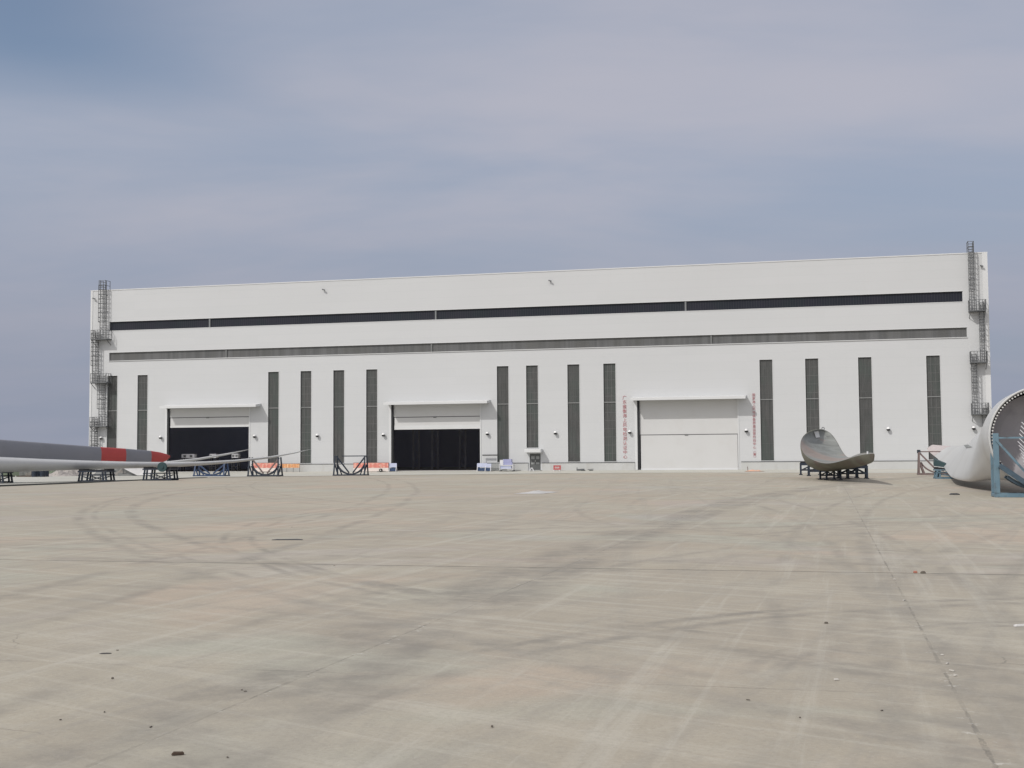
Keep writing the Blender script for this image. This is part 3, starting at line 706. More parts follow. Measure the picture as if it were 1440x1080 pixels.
# stand under the far end of the big blade
def saddle(name_color, W, H, Dp, mats, topbar=True):
    """V cradle: end posts with splayed legs, bowed saddle, V struts"""
    root = bpy.data.objects.new('blade_stand', None); col.objects.link(root)
    f, t = mats; w = .13
    b = MB()
    for y in (-Dp / 2, Dp / 2): b.box((-W / 2, y - w / 2, 0), (W / 2, y + w / 2, w))
    for x in (-W / 2 + w / 2, W / 2 - w / 2): b.box((x - w / 2, -Dp / 2 + w / 2, .005), (x + w / 2, Dp / 2 - w / 2, w - .005))
    b.build('base_frame', f, root)
    for sx in (-1, 1):
        for y in (-Dp / 2, Dp / 2):
            b = MB(); b.bar((sx * (W / 2 - .1), y, w), (sx * (W / 2 - .16), y * .55, H), w); b.bar((sx * (W / 2 - .55), y, w), (sx * (W / 2 - .2), y * .72, H * .55), w * .8); b.build('leg', f, root)
        b = MB(); b.bar((sx * (W / 2 - .2), 0, H * .97), (sx * .2, 0, .3), .11, .14); b.build('strut', t, root)
    b = MB(); pts = [(W * .46 * math.sin(a), 0, .16 + H * .62 * (1 - math.cos(a)) / (1 - math.cos(1.15)) * .75) for a in [-1.15 + 2.3 * k / 14 for k in range(15)]]
    for k in range(14): b.bar(pts[k], pts[k + 1], .5, .13)
    b.build('saddle', f, root)
    if topbar:
        b = MB(); b.bar((-W * .30, Dp * .22, H - .04), (W / 2 - .15, Dp * .22, H - .04), .1); b.build('top_bar', f, root)
    return root
GL = 'steel stands under and beside the left blades'
def place(o, px, Y, rz, label, group=GL):
    d = ray(px, 660); p = Vector((d.x / d.y * Y, Y, 0.008)); o.location = p; o.rotation_euler = (0, 0, rz); tag(o, label, 'blade stand', group); return o
s1 = saddle('dark', 3.55, 2.12, 1.5, (MBLK2, MBLK2)); place(s1, 493.5, 134.5, R(-8), 'empty black V shaped blade stand left of the middle doorway')
s2 = saddle('rusty', 3.45, 2.0, 1.5, (MBLK2, MRUST), False); place(s2, 373, 134, R(-8), 'dark blade stand with rusty struts holding the thin tip of the front blade')
s3 = saddle('blue', 3.55, 1.42, 1.6, (MBLUE, MBLUE), False); place(s3, 297.5, 137, R(-8), 'dark blue blade stand in front of the left doorway')
def lowstand(W, H, Dp, mat, roller):
    root = bpy.data.objects.new('low_blade_stand', None); col.objects.link(root); w = .12
    b = MB(); b.box((-W / 2, -Dp / 2, 0), (W / 2, -Dp / 2 + w, w)); b.box((-W / 2, Dp / 2 - w, 0), (W / 2, Dp / 2, w)); b.build('base_frame', mat, root)
    for sx in (-1, 1):
        for y in (-Dp / 2 + w / 2, Dp / 2 - w / 2):
            b = MB(); b.bar((sx * (W / 2 - .08), y, w), (sx * (W / 2 - .2), y, H - .2), w); b.bar((sx * (W / 2 - .35), y, w), (sx * (W / 2 - .42), y, H - .2), w); b.build('leg', mat, root)
    for y in (-Dp / 2 + w / 2, Dp / 2 - w / 2):
        b = MB(); b.box((-W / 2 + .05, y - w / 2, H * .52), (W / 2 - .05, y + w / 2, H * .52 + .08))
        b.bar((-W / 2 + .5, y, H * .42), (0, y, .18), .08); b.bar((0, y, .18), (W / 2 - .5, y, H * .42), .08); b.bar((0, y, .16), (0, y, H * .53), .06)
        b.build('cross_brace', mat, root)
    b = MB(); b.box((-W / 2, -Dp / 2, H - .2), (W / 2, Dp / 2, H - .09)); b.build('top_frame', mat, root)
    b = MB(); n = 10
    for k in range(n):
        x0 = -W / 2 + .05 + (W - .1) * k / n; x1 = x0 + (W - .1) / n - .01; s = abs((k + .5) / n - .5) * 2
        b.box((x0, -Dp / 2 + .1, H - .088), (x1, Dp / 2 - .1, H - .03 + .12 * s * s))
    b.build('pad', MPAD, root)
    if roller:
        b = MB(); x = W / 2 - .75; b.tube([(x, -Dp / 2 - .18, H + .05), (x, -Dp / 2 - .02, H + .05)], .42, 20); b.tube([(x, -Dp / 2 - .24, H + .05), (x, -Dp / 2 - .17, H + .05)], .16, 12); b.build('clamp_wheel', MROLL, root)
    return root
l1 = lowstand(2.6, 1.0, 1.6, MBLK2, False); place(l1, 136, 106.5, R(-8), 'low black stand under the thick part of the front blade, without a wheel')
l2 = lowstand(2.6, 1.12, 1.7, MBLK2, True); place(l2, 226, 110.5, R(-8), 'low dark stand with a round clamp wheel below the red blade tip')
l3 = lowstand(2.4, 1.0, 1.5, MBLK2, False); place(l3, -7, 103.5, R(-8), 'low black stand cut off by the left edge of the photo')

# far stand and low wedge under the right blade
s4 = saddle('pink', 3.9, 2.05, 1.6, (MRUST, MRUST), False); place(s4, 1322, 114, R(-14), 'thin rusty pink frame under the far end of the right blade', 'stands under the right blade')
b = MB(); b.bar((-1.85, 0, 2.08), (1.85, 0, 2.08), .10); b.build('top_bar', MRUST, s4)
for x in (-1.8, 1.8):
    b = MB(); b.box((x - .14, -.14, 1.95), (x + .14, .14, 2.25)); b.build('clamp', MBLK2, s4)
s5 = lowstand(2.5, .8, 1.7, MTEAL, False); place(s5, 1338, 94.5, R(-14), 'low teal stand beside the trailing edge of the right blade', 'stands under the right blade')
b = MB(); b.add([(-1.3, -.5, .95), (-.2, -.5, .8), (-.1, .5, .85), (-1.25, .5, 1.2), (-1.2, -.45, 1.42), (-.25, -.45, 1.05), (-.2, .45, 1.1), (-1.2, .45, 1.55)], [(0, 3, 2, 1), (4, 5, 6, 7), (0, 1, 5, 4), (1, 2, 6, 5), (2, 3, 7, 6), (3, 0, 4, 7)])
b.build('wedge', MROLL, s5)

# ------------------------------------------------------------------ cut blade shell
Nn = [(1231, 637.5, 73), (1224, 638, 75), (1214, 639, 77.5), (1203, 641.5, 80), (1190, 646, 82.5), (1177, 650, 84.5), (1164, 652.3, 86), (1152, 650.5, 88), (1141, 646, 90.5), (1132, 640.5, 93), (1126.5, 632, 96), (1125, 623, 98.5), (1128, 614.5, 101), (1135, 608.5, 103), (1143, 605, 104.5), (1150, 603.5, 106)]
Ff = [(1230, 636.8, 74.2), (1224, 636.2, 79), (1216, 636.2, 84), (1209, 637.2, 89), (1203, 639.5, 93.5), (1198, 642, 97), (1193.5, 643.2, 100), (1189.5, 640, 102.5), (1186, 635, 104.3), (1182.5, 628.5, 105.6), (1179, 622, 106.4), (1175.5, 616.5, 107), (1171.5, 611.3, 107.4), (1166.5, 607.2, 107.6), (1160, 604.3, 107.6), (1153, 603.3, 107)]
Uu = [(1230, 639.5, 73.4), (1223.5, 644.5, 75.6), (1214, 649, 78.3), (1203, 653, 81), (1191, 655.6, 83.8), (1178, 656.6, 86), (1165, 660.5, 88), (1152, 661, 90), (1139, 659, 92.5), (1129.5, 653, 95), (1124.8, 640, 98), (1124.6, 624, 100.5), (1127.4, 613.5, 103), (1134.4, 607.5, 105), (1142.6, 604.2, 106.5), (1150, 602.7, 107.5)]
m_ = len(Nn); rows = []
NV = [at(*p) for p in Nn]; FV = [at(*p) for p in Ff]; UV = [at(*p) for p in Uu]
def bulge(i): return math.sin(math.pi * min(1, max(0, (i - 1) / (m_ - 2))))
rows.append(NV)
for t in (.2, .4, .6, .8):
    r_ = []
    for i in range(m_):
        p = NV[i].lerp(FV[i], t); d = (p - CAM).normalized(); p = p + d * (4.2 * math.sin(math.pi * t) * bulge(i)); r_.append(p)
    rows.append(r_)
rows.append(FV)
outer_rows = []
for t, drop in ((.97, .05), (.75, .25), (.45, .45), (.2, .45)):
    r_ = []
    for i in range(m_):
        p = UV[i].lerp(FV[i], t); d = (p - CAM).normalized()
        p = p + d * ((4.2 * math.sin(math.pi * t) * bulge(i)) + .35 + .5 * math.sin(math.pi * t)); p.z = max(.25, p.z - drop * (1 if i < 10 else .1)); r_.append(p)
    outer_rows.append(r_)
rows += outer_rows; rows.append(UV)
nr = len(rows); b = MB(); b.v = [tuple(p) for r_ in rows for p in r_]
for j in range(nr):
    for i in range(m_ - 1):
        b.f.append((j * m_ + i, j * m_ + i + 1, ((j + 1) % nr) * m_ + i + 1, ((j + 1) % nr) * m_ + i)); b.m.append(0 if j < 5 else 1)
b.f.append(tuple(j * m_ for j in range(nr))); b.f.append(tuple(j * m_ + m_ - 1 for j in range(nr - 1, -1, -1))); b.m += [1, 1]
sh = b.build('blade_offcut', [MSHELL, MSHELLO], None, smooth=True)
tag(sh, 'curled grey cut piece of blade skin standing open on black trestles', 'blade piece')
ss = sh.modifiers.new('sub', 'SUBSURF'); ss.levels = 1; ss.render_levels = 2
me = sh.data
import bmesh
bm = bmesh.new(); bm.from_mesh(me); bmesh.ops.recalc_face_normals(bm, faces=bm.faces); bm.verts.ensure_lookup_table(); cl_ = bm.edges.layers.float.new('crease_edge')
for e in bm.edges:
    if all(v.index < m_ for v in e.verts): e[cl_] = .9; e.smooth = False
bm.to_mesh(me); bm.free()
def decal(name, obj, loc, quad, mat, off=.03, nx=6, ny=6):
    """a thin sheet laid onto the surface of obj"""
    from mathutils.bvhtree import BVHTree
    dg = (bpy.context.view_layer.update(), bpy.context.evaluated_depsgraph_get())[1]; ev = obj.evaluated_get(dg); me = ev.to_mesh()
    tree = BVHTree.FromPolygons([v.co + loc for v in me.vertices], [tuple(p.vertices) for p in me.polygons])
    vs = []
    for i in range(nx + 1):
        for j in range(ny + 1):
            u, v = i / nx, j / ny
            a_ = [quad[0][k] * (1 - u) + quad[1][k] * u for k in (0, 1)]; c_ = [quad[3][k] * (1 - u) + quad[2][k] * u for k in (0, 1)]
            d = ray(a_[0] * (1 - v) + c_[0] * v, a_[1] * (1 - v) + c_[1] * v).normalized(); h = tree.ray_cast(CAM, d)
            if h[0] is None: print('decal miss', name); return
            nrm = h[1] if h[1].dot(d) < 0 else -h[1]
            vs.append(h[0] + nrm * off - loc)
    ev.to_mesh_clear()
    b = MB(); b.add(vs, [(i * (ny + 1) + j, (i + 1) * (ny + 1) + j, (i + 1) * (ny + 1) + j + 1, i * (ny + 1) + j + 1) for i in range(nx) for j in range(ny)])
    o = b.build(name, mat, obj if obj.type == 'MESH' and obj.parent is None else obj.parent); sl = o.modifiers.new('solid', 'SOLIDIFY'); sl.thickness = .02; sl.offset = 0
    return o
decal('cover_patch', bd, rb.location.copy(), [(1355.3, 626.2), (1361.5, 625.4), (1367.3, 628.8), (1359, 630.4)], paint('grey_patch', (.27, .28, .27)), .02)
decal('white_patch', sh, Vector((0, 0, 0)), [(1143.6, 606.6), (1149.8, 605.8), (1152.3, 615.5), (1146.6, 616)], MLABEL, .05)
b = MB(); c = at(1220, 636, 76.6); b.tube([c + Vector((0, 0, -.12)), c + Vector((0, 0, .06))], .05, 8); b.build('lifting_pin', MWHITE, sh)
b = MB(); c = at(1157.5, 603.5, 106.9)
pts = [c + Vector((math.cos(t) * .11, 0, .05 + math.sin(t) * .11)) for t in [2 * math.pi * k / 10 for k in range(11)]]
b.tube(pts, .03, 5, cap=False); b.build('lifting_eye', MLAD, sh)
# trestles beneath it
def trestle(W, H, Dp, mat):
    root = bpy.data.objects.new('trestle', None); col.objects.link(root); w = .16
    for sx in (-1, 1):
        for y in (-Dp / 2, Dp / 2):
            b = MB(); b.box((sx * (W / 2 - w / 2) - w / 2, y - w / 2, .06), (sx * (W / 2 - w / 2) + w / 2, y + w / 2, H - .2)); b.box((sx * (W / 2 - w / 2) - w, y - w, 0), (sx * (W / 2 - w / 2) + w, y + w, .06)); b.build('leg', mat, root)
    for y in (-Dp / 2, Dp / 2):
        b = MB(); b.box((-W / 2 + w, y - .06, H * .35), (W / 2 - w, y + .06, H * .35 + .12)); b.bar((-W / 2 + w, y, H * .4), (0, y, H - .25), .1); b.bar((W / 2 - w, y, H * .4), (0, y, H - .25), .1)
        b.build('cross_brace', mat, root)
    b = MB(); b.box((-W / 2, -Dp / 2 - w / 2, H - .2), (W / 2, Dp / 2 + w / 2, H)); b.build('top_beam', mat, root)
    b = MB(); b.box((-W / 2 + .05, -Dp / 2, H + .001), (W / 2 - .05, Dp / 2, H + .12)); b.build('pad', MPAD, root)
    return root
GT = 'trestles under the cut blade piece'
tr = trestle(1.9, .98, 1.2, MBLK2)
for px, Y, W, H, rz, lab, first in ((1139.5, 118, 1, 1.15, -12, 'black trestle under the round left end of the cut blade piece', True), (1167.5, 93.5, .62, .8, 8, 'small black trestle foremost under the middle of the cut blade piece', False),
                                    (1192, 100, .8, .86, -10, 'dark trestle behind the front one, under the cut blade wing', False), (1205, 97, .8, 1.0, -10, 'black trestle rightmost under the wing of the cut blade piece', False), (1150, 112, .9, 1.0, -10, 'black trestle second from left under the cut blade piece', False)):
    o = tr if first else copy_tree(tr)
    place(o, px, Y, R(rz), lab, GT); o.scale = (W, 1, H); o['category'] = 'trestle'

# ------------------------------------------------------------------ things along the wall
def wob(u, n, z=0.0): return wallpt(u, n, z)
def wall_ground(n): return .03 + max(0, (3.6 + n) / 3.6) * .19 if n > -3.6 else .03
def uof(px, py=655):
    d = ray(px, py); s = DIST / d.dot(NN); return (CAM + d * s).dot(TT)
def wthing(name, label, cat, px, n, group=None, rz=0):
    u = uof(px); k = 1 + n / DIST
    return thing(name, label, cat, wallpt(u * k, n, wall_ground(n)), -YAW + rz, group)
GB = 'banners hung on low rails along the wall'
def banner(px0, px1, n, z0, z1, mat, label, skirt=None):
    u0, u1 = uof(px0), uof(px1); L = (u1 - u0) * (1 + n / DIST)
    t = wthing('banner_fence', label, 'banner', (px0 + px1) / 2, n, GB)
    b = MB(); N_ = 24
    vs = []
    for k in range(N_ + 1):
        x = -L / 2 + L * k / N_; yy = .03 * math.sin(k * 1.7)
        for z in (z0, (z0 + z1) / 2, z1): vs.append((x, yy + .02 * math.sin(k + z * 3), z))
    fs = [(k * 3 + j, (k + 1) * 3 + j, (k + 1) * 3 + j + 1, k * 3 + j + 1) for k in range(N_) for j in range(2)]
    b.add(vs, fs); o = b.build('banner_cloth', mat, t); sd_ = o.modifiers.new('solid', 'SOLIDIFY'); sd_.thickness = .01
    if skirt:
        b = MB(); b.box((-L / 2, -.03, z0 - .45), (L / 2, -.01, z0 - .02)); b.build('lower_cloth', skirt, t)
    b = MB(); b.bar((-L / 2, .06, z1 + .02), (L / 2, .06, z1 + .02), .05); b.build('top_rail', MRUST, t)
    for x in (-L / 2, -L / 6, L / 6, L / 2):
        b = MB(); b.bar((x, .08, 0), (x, .08, z1), .05); b.build('post', MLAD, t)
    return t
banner(354, 391, -1.2, .55, 1.18, MBANR, 'red banner behind the rusty strutted blade stand', MBANW)
banner(394, 421, -1.1, .55, 1.05, MBANO, 'orange banner just right of the rusty strutted blade stand')
banner(497, 546, -1.2, .5, 1.12, MBANR, 'long red banner left of the middle doorway', MBANW)
# wheel leaning near the banner
b = MB(); 
t = wthing('hand_truck', 'small dark wheel unit on the ground under the long red banner', 'trolley', 535.5, -1.7)
b = MB(); b.tube([(0, -.1, .22), (0, .1, .22)], .21, 16); b.build('tyre', MPAD, t); b = MB(); b.tube([(0, -.12, .22), (0, .12, .22)], .08, 10); b.build('hub', MBOLT, t)
b = MB(); b.bar((-.1, .15, .1), (-.6, .15, .06), .06); b.bar((.1, .15, .1), (.6, .15, .06), .06); b.build('axle_frame', MLAD, t)
# barrier boards beside the middle door
def barrier(px, n, W, H, label, mat):
    t = wthing('barrier_board', label, 'barrier', px, n, 'pale blue barrier boards by the middle doorway')
    b = MB(); b.box((-W / 2, -.03, H * .5), (W / 2, .03, H)); b.build('board', mat, t, bevel=.02)
    for x in (-W / 2 + .06, W / 2 - .06):
        b = MB(); b.bar((x, -.25, 0), (x, 0, H * .7), .06); b.bar((x, .25, 0), (x, 0, H * .7), .06); b.build('leg', MWHITE, t)
    b = MB(); b.box((-W / 2 + .1, -.05, .05), (W / 2 - .1, .05, H * .42)); b.build('lower_panel', MBLUE, t)
    return t
barrier(552.5, -1.0, 1.05, 1.05, 'white and blue barrier board at the left jamb of the middle doorway', MPALEB)
barrier(678, -1.2, 1.3, 1.0, 'pale blue barrier board at the right jamb of the middle doorway', MPALEB)
barrier(686.5, -1.4, .8, .95, 'narrow pale blue barrier board between door jamb and mesh panel', MPALEB)
t = wthing('mesh_panel', 'low grey wire mesh fence panel between the barriers and blue crates', 'fence panel', 695, -.7)
b = MB()
for k in range(13): b.bar((-.95 + k * .158, 0, .05), (-.95 + k * .158, 0, .92), .03)
for k in range(7): b.bar((-.95, 0, .08 + k * .14), (.95, 0, .08 + k * .14), .03)
b.build('wire_grid', MMESH, t)
b = MB()
for x in (-.97, .97): b.bar((x, 0, 0), (x, 0, 1.0), .06)
b.bar((-1, 0, 1.0), (1, 0, 1.0), .06); b.build('tube_frame', MMESH, t)
t = wthing('wall_rail', 'dark horizontal bar on two posts right of the middle doorway', 'rail', 689, -.45)
b = MB(); b.bar((-.95, 0, 1.95), (.95, 0, 1.95), .13); b.build('bar', MBLK, t)
for x in (-.9, .9):
    b = MB(); b.bar((x, 0, 0), (x, 0, 1.9), .05); b.build('post', MTRIM, t)
t = wthing('crate_trolley', 'white trolley carrying blue crates below a window strip', 'trolley', 713, -1.5)
b = MB(); b.box((-.85, -.4, .72), (.85, .4, .78))
for x in (-.82, .82):
    for y in (-.37, .37): b.bar((x, y, .12), (x, y, .95), .06)
b.box((-.85, -.4, .3), (.85, .4, .34)); b.build('frame', MWHITE, t)
for x in (-.8, .8):
    for y in (-.35, .35):
        b = MB(); b.tube([(x, y - .03, .08), (x, y + .03, .08)], .08, 10); b.build('wheel', MPAD, t)
def crate(px, n, z, W, H, mat, label):
    u = uof(px) * (1 + n / DIST); p = wallpt(u, n, z + wall_ground(n))
    b = MB(); D_ = .6; tk = .03
    b.box((-W / 2, -D_ / 2, 0), (W / 2, D_ / 2, tk))
    for y in (-D_ / 2, D_ / 2 - tk): b.box((-W / 2, y, tk), (W / 2, y + tk, H))
    for x in (-W / 2, W / 2 - tk): b.box((x, -D_ / 2 + tk, tk), (x + tk, D_ / 2 - tk, H))
    for zz in (H * .35, H * .7, H): b.box((-W / 2 - .02, -D_ / 2 - .02, zz - .05), (W / 2 + .02, -D_ / 2 - .001, zz))
    o = b.build('crate', mat); o.location = p; o.rotation_euler = (0, 0, -YAW); tag(o, label, 'crate', 'blue crates on the trolley'); return o
crate(706.5, -1.5, .79, .46, .62, MWHITE, 'white box leftmost on the trolley')
crate(714.5, -1.5, .79, 1.1, .36, MLAV, 'lower blue crate stacked on the trolley')
crate(714, -1.5, 1.151, 1.02, .34, MLAV, 'upper blue crate topmost of the stack on the trolley')
crate(712, -1.5, .345, 1.3, .33, MPALEB, 'pale blue crate on the bottom shelf of the trolley')
# cone-like white block in front of the personnel door
t = wthing('door_wedge', 'small white A shaped stand in front of the grey personnel door', 'floor stand', 747.8, -1.3)
for s in (-1, 1):
    b = MB(); b.bar((s * .28, 0, 0), (s * .06, 0, .36), .18, .08); b.build('leg', MWHITE, t)
b = MB(); b.box((-.14, -.12, .33), (.14, .12, .42)); b.build('top_plate', MWHITE, t)
t = wthing('red_notice_board', 'small red board on feet leaning near the plinth right of personnel door', 'sign', 783.5, -1.0)
b = MB(); b.box((-.46, -.03, .14), (.46, .03, .68)); bo = b.build('board', MSIGN, t)
b = MB()
for x0, x1, z0, z1 in ((-.28, -.2, .3, .52), (-.17, -.09, .3, .52), (-.05, .04, .3, .5), (.08, .16, .3, .52), (.19, .27, .32, .52), (-.3, .28, .4, .425)): b.box((x0, -.036, z0), (x1, -.0305, z1))
b.build('white_marks', MPINK, bo)
for x in (-.35, .35):
    b = MB(); b.box((x - .05, -.2, 0), (x + .05, .2, .139)); b.build('foot', MWHITE, t)
def scrap(px, n, pieces, mat, label, cat, name):
    t = wthing(name, label, cat, px, n); b = MB()
    for p, q, w in pieces: b.bar(p, q, w)
    o = b.build(name, mat); o.location = t.location; o.rotation_euler = t.rotation_euler; col.objects.unlink(t); bpy.data.objects.remove(t); tag(o, label, cat); return o
scrap(816, -1.0, [((-.45, 0, .12), (.5, 0, .16), .2), ((-.4, 0, .05), (-.4, 0, .42), .08), ((.1, .1, .06), (.6, .05, .06), .1)], MLAD, 'dark metal scrap heap by the plinth with an upright piece', 'scrap', 'metal_scrap')
scrap(830.5, -1.0, [((-.35, 0, .16), (.35, 0, .2), .1), ((-.2, .1, .05), (.3, .1, .05), .1)], MMULL, 'smaller grey metal scrap right of the dark scrap heap', 'scrap', 'metal_scrap')
t = wthing('orange_tarp', 'folded orange tarpaulin on the ground right of the closed door', 'tarpaulin', 1061, -3.2)
b = MB(); random.seed(3)
vs = []; nx, ny = 14, 6
for i in range(nx + 1):
    for j in range(ny + 1):
        x = -1.1 + 2.2 * i / nx; y = -.5 + j / ny; e = min(1, 3 * min(i / nx, 1 - i / nx)) * min(1, 3 * min(j / ny, 1 - j / ny))
        vs.append((x, y, .01 + e * (.13 + .22 * mnoise.noise((x * 2.1, y * 2.1, 1.2)))))
b.add(vs, [(i * (ny + 1) + j, (i + 1) * (ny + 1) + j, (i + 1) * (ny + 1) + j + 1, i * (ny + 1) + j + 1) for i in range(nx) for j in range(ny)])
b.build('folded_sheet', MORNG, t); b = MB(); b.bar((-.75, .1, 0), (-.8, .1, .55), .08); b.build('stake', MRUST, t)

# ------------------------------------------------------------------ rubble and clutter beyond the left blades
def mound(loc, rx, ry, h, seed, mat, name, label, cat, group=None):
    b = MB(); n = 26; vs = []
    for i in range(n + 1):
        for j in range(n + 1):
            x = -1 + 2 * i / n; y = -1 + 2 * j / n; r_ = math.sqrt(x * x + y * y)
            z = max(0, 1 - r_) ** .8 * h; f = min(1, max(0, (1 - r_) * 4))
            z += f * h * .35 * mnoise.noise((x * 3.2 + seed, y * 3.2, seed)) + f * h * .18 * mnoise.noise((x * 9 + seed, y * 9, seed))
            vs.append((x * rx, y * ry, max(-.02, z)))
    b.add(vs, [(i * (n + 1) + j, (i + 1) * (n + 1) + j, (i + 1) * (n + 1) + j + 1, i * (n + 1) + j + 1) for i in range(n) for j in range(n)])
    o = b.build(name, mat); o.location = loc; return tag(o, label, cat, group)
def bgpt(px, Y): d = ray(px, 665); return Vector((d.x / d.y * Y, Y, .012))
mound(bgpt(172, 146), 3.4, 3, 1.35, 2.1, MRUB, 'rubble_heap', 'grey rubble heap between the two low blade stands', 'rubble')
mound(bgpt(88, 146), 1.8, 2, .75, 5.3, MRUBP, 'rubble_heap', 'brownish rubble heap left of the first whole low stand', 'rubble')
mound(bgpt(106, 149), 1.5, 2, 1.0, 9.7, MRUBP, 'rubble_heap', 'pale rubble heap just behind the low stand without a wheel', 'rubble')
mound(bgpt(77, 150), 1.7, 1.6, .95, 4.4, MGRN, 'tarp_heap', 'dull green covered heap under the front blade', 'covered heap')
t = thing('white_tarp_screen', 'white tarpaulin screen behind the clamp wheel stand under the blades', 'tarpaulin', bgpt(194, 143), R(-10))
b = MB(); b.add([(-1.9, 0, 1.05), (1.5, 0, 1.15), (1.6, .1, .1), (-.2, .2, .08), (-1.9, 0, 1.05 - .12), (-1.9, .05, 1.05), (1.5, .05, 1.15), (1.6, .15, .1), (-.2, .25, .08), (-1.9, .05, .93)], [(4, 3, 2, 1, 0), (5, 6, 7, 8, 9), (0, 1, 6, 5), (1, 2, 7, 6), (2, 3, 8, 7), (3, 4, 9, 8), (4, 0, 5, 9)]); b.build('sheet', MTARP, t)
for x in (-1.85, 1.45):
    b = MB(); b.bar((x, .12, 0), (x, .12, 1.1), .07); b.build('post', MLAD, t)
def drum(px, Y, label):
    b = MB(); b.tube([(0, 0, 0), (0, 0, .02), (0, 0, .3), (0, 0, .31), (0, 0, .6), (0, 0, .61), (0, 0, .9)], [.28, .29, .29, .305, .305, .29, .29], 16)
    o = b.build('oil_drum', MBLK2, None); o.location = bgpt(px, Y); return tag(o, label, 'drum', 'dark drums under the front blade')
for px, Y in ((48.5, 140), (54, 141), (60, 140), (65, 141.5)): drum(px, Y, 'dark upright drum in the row under the front blade')
t = thing('block_stack', 'grey stack of blocks on pallets under the blade left of the drums', 'block stack', bgpt(39, 142), R(-10))
for k in range(3):
    for j in range(3):
        b = MB(); b.box((-.75 + k * .5, -.5, .14 + j * .3), (-.28 + k * .5, .5, .42 + j * .3)); b.build('block', MRUB, t)
b = MB(); b.box((-.8, -.55, 0), (.8, .55, .13)); b.build('pallet', MWOOD, t)
t = thing('white_board_pile', 'long white boards on bearers far behind the left edge stand', 'board pile', bgpt(17, 143), R(-10))
b = MB(); b.box((-1.0, -.5, .62), (1.2, .5, .85)); b.build('boards', MTARP, t)
b = MB(); b.box((-1.0, -.45, .12), (1.2, .45, .58)); b.build('timber', MGRN, t)
for x in (-.8, 0, .9):
    b = MB(); b.box((x - .08, -.5, 0), (x + .08, .5, .119)); b.build('bearer', MWOOD, t)

# ------------------------------------------------------------------ litter on the concrete
def litter(px, py, size, mat, label, cat, name, seed, rz=0.0, n=9, group=None):
    """irregular flat lump; size=(length, width, height) in metres"""
    rnd = random.Random(seed); L, W_, H_ = size; b = MB(); vs = []
    for z, s in ((0, 1), (H_ * .6, .96), (H_, .7)):
        rr2 = random.Random(seed)
        for k in range(n):
            t = 2 * math.pi * k / n; r_ = .75 + .35 * rr2.random(); sx = math.copysign(abs(math.cos(t)) ** .6, math.cos(t)); sy = math.copysign(abs(math.sin(t)) ** .6, math.sin(t))
            vs.append((L / 2 * sx * r_ * s, W_ / 2 * sy * r_ * s, z + (rnd.random() - .5) * H_ * .3 * (z > 0)))
    fs = [(i * n + k, i * n + (k + 1) % n, (i + 1) * n + (k + 1) % n, (i + 1) * n + k) for i in range(2) for k in range(n)] + [tuple(2 * n + k for k in range(n))]
    b.add(vs, fs); o = b.build(name, mat); p = gnd(px, py); o.location = (p.x, p.y, .003); o.rotation_euler = (0, 0, rz)
    return tag(o, label, cat, group)
litter(250, 1062, (.085, .022, .018), MWOOD, 'dark wood offcut lying nearest in the bottom left', 'wood piece', 'wood_offcut', 4, .25)
litter(405, 759.5, (.68, .12, .02), MSTEEL, 'dark flat steel strip lying on the concrete at left', 'steel strip', 'steel_strip', 5, -.05)
litter(148, 919.5, (.11, .03, .006), MSTEEL, 'thin dark sliver lying on the left foreground concrete', 'scrap', 'metal_sliver', 6, .1)
litter(1436, 881, (.2, .07, .02), MPLAS, 'small white scrap at the right edge of the concrete', 'scrap', 'paper_scrap', 8, .1)
litter(1176, 957, (.045, .03, .012), MCHIP, 'pale chip lying alone on the right foreground concrete', 'chip', 'mortar_chip', 9)
litter(1162, 877, (.04, .03, .016), MCHIPD, 'dark stone chip between the tyre tracks at right', 'chip', 'stone_chip', 10)
litter(692, 1023, (.018, .016, .012), MCHIPD, 'tiny dark pebble in the bottom middle', 'chip', 'stone_chip', 11)
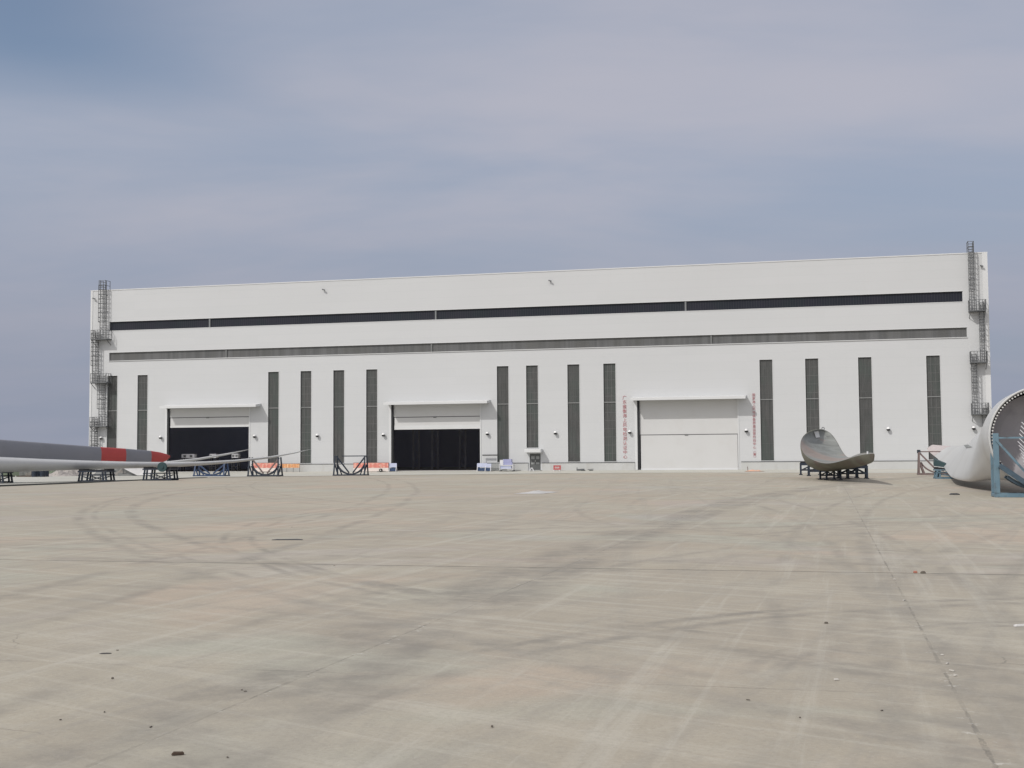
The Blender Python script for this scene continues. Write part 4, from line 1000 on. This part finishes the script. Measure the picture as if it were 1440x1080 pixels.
litter(158, 955, (.022, .02, .012), MCHIPD, 'tiny dark pebble below the dark sliver at left', 'chip', 'stone_chip', 12)
litter(1342, 696, (.5, .3, .07), MSTEEL, 'dark scrap on the ground left of the teal root stand', 'scrap', 'metal_scrap', 13)
litter(1298, 806.5, (.09, .05, .03), MCHIPD, 'dark chip on the long joint at right', 'chip', 'stone_chip', 21)
litter(1287, 806, (.06, .05, .03), paint('brick_red_chip', (.4, .17, .12)), 'small red brick chip on the long joint at right', 'chip', 'brick_chip', 22)
for k, (x, y) in enumerate(((1325, 922), (1332, 934), (1338, 944), (1343, 951), (1271, 845), (1258, 815))):
    litter(x, y, (.03 + .02 * (k % 3), .02, .010), MCHIP, 'pale mortar crumb in the joint at right', 'chip', 'mortar_chip', 30 + k, k, 8, 'mortar crumbs in the right joint')
for k, (x, y) in enumerate(((340, 971), (345, 973), (212, 1023), (320, 1066), (165, 915), (470, 796), (85, 1013), (147, 1002), (1052, 985), (1125, 1010), (1240, 1000))):
    litter(x, y, (.018 + .009 * (k % 3), .011, .006), MCHIPD, 'tiny dark grit lump scattered on the concrete', 'chip', 'grit_lump', 50 + k, k * .7, 7, 'grit lumps scattered on the concrete')
# crumpled white sheet lying mid-yard
p = gnd(755, 693.2); b = MB(); vs = []; nx, ny = 22, 8
for i in range(nx + 1):
    for j in range(ny + 1):
        x = -.75 + 1.5 * i / nx; y = -1.6 + 3.2 * j / ny; x += .9 * (j / ny - .5) ; ed = math.sin(math.pi * i / nx) * math.sin(math.pi * j / ny)
        vs.append((x + .1 * mnoise.noise((i * .7, j * .6, 5)), y, .01 + ed * (.05 + .14 * abs(mnoise.noise((x * 2, y * 1.5, 3))))))
b.add(vs, [(i * (ny + 1) + j, (i + 1) * (ny + 1) + j, (i + 1) * (ny + 1) + j + 1, i * (ny + 1) + j + 1) for i in range(nx) for j in range(ny)])
o = b.build('plastic_sheet', MPLAS, None, smooth=True); o.location = (p.x, p.y, 0)
tag(o, 'crumpled white plastic sheet lying flat in the middle of the yard', 'plastic sheet')
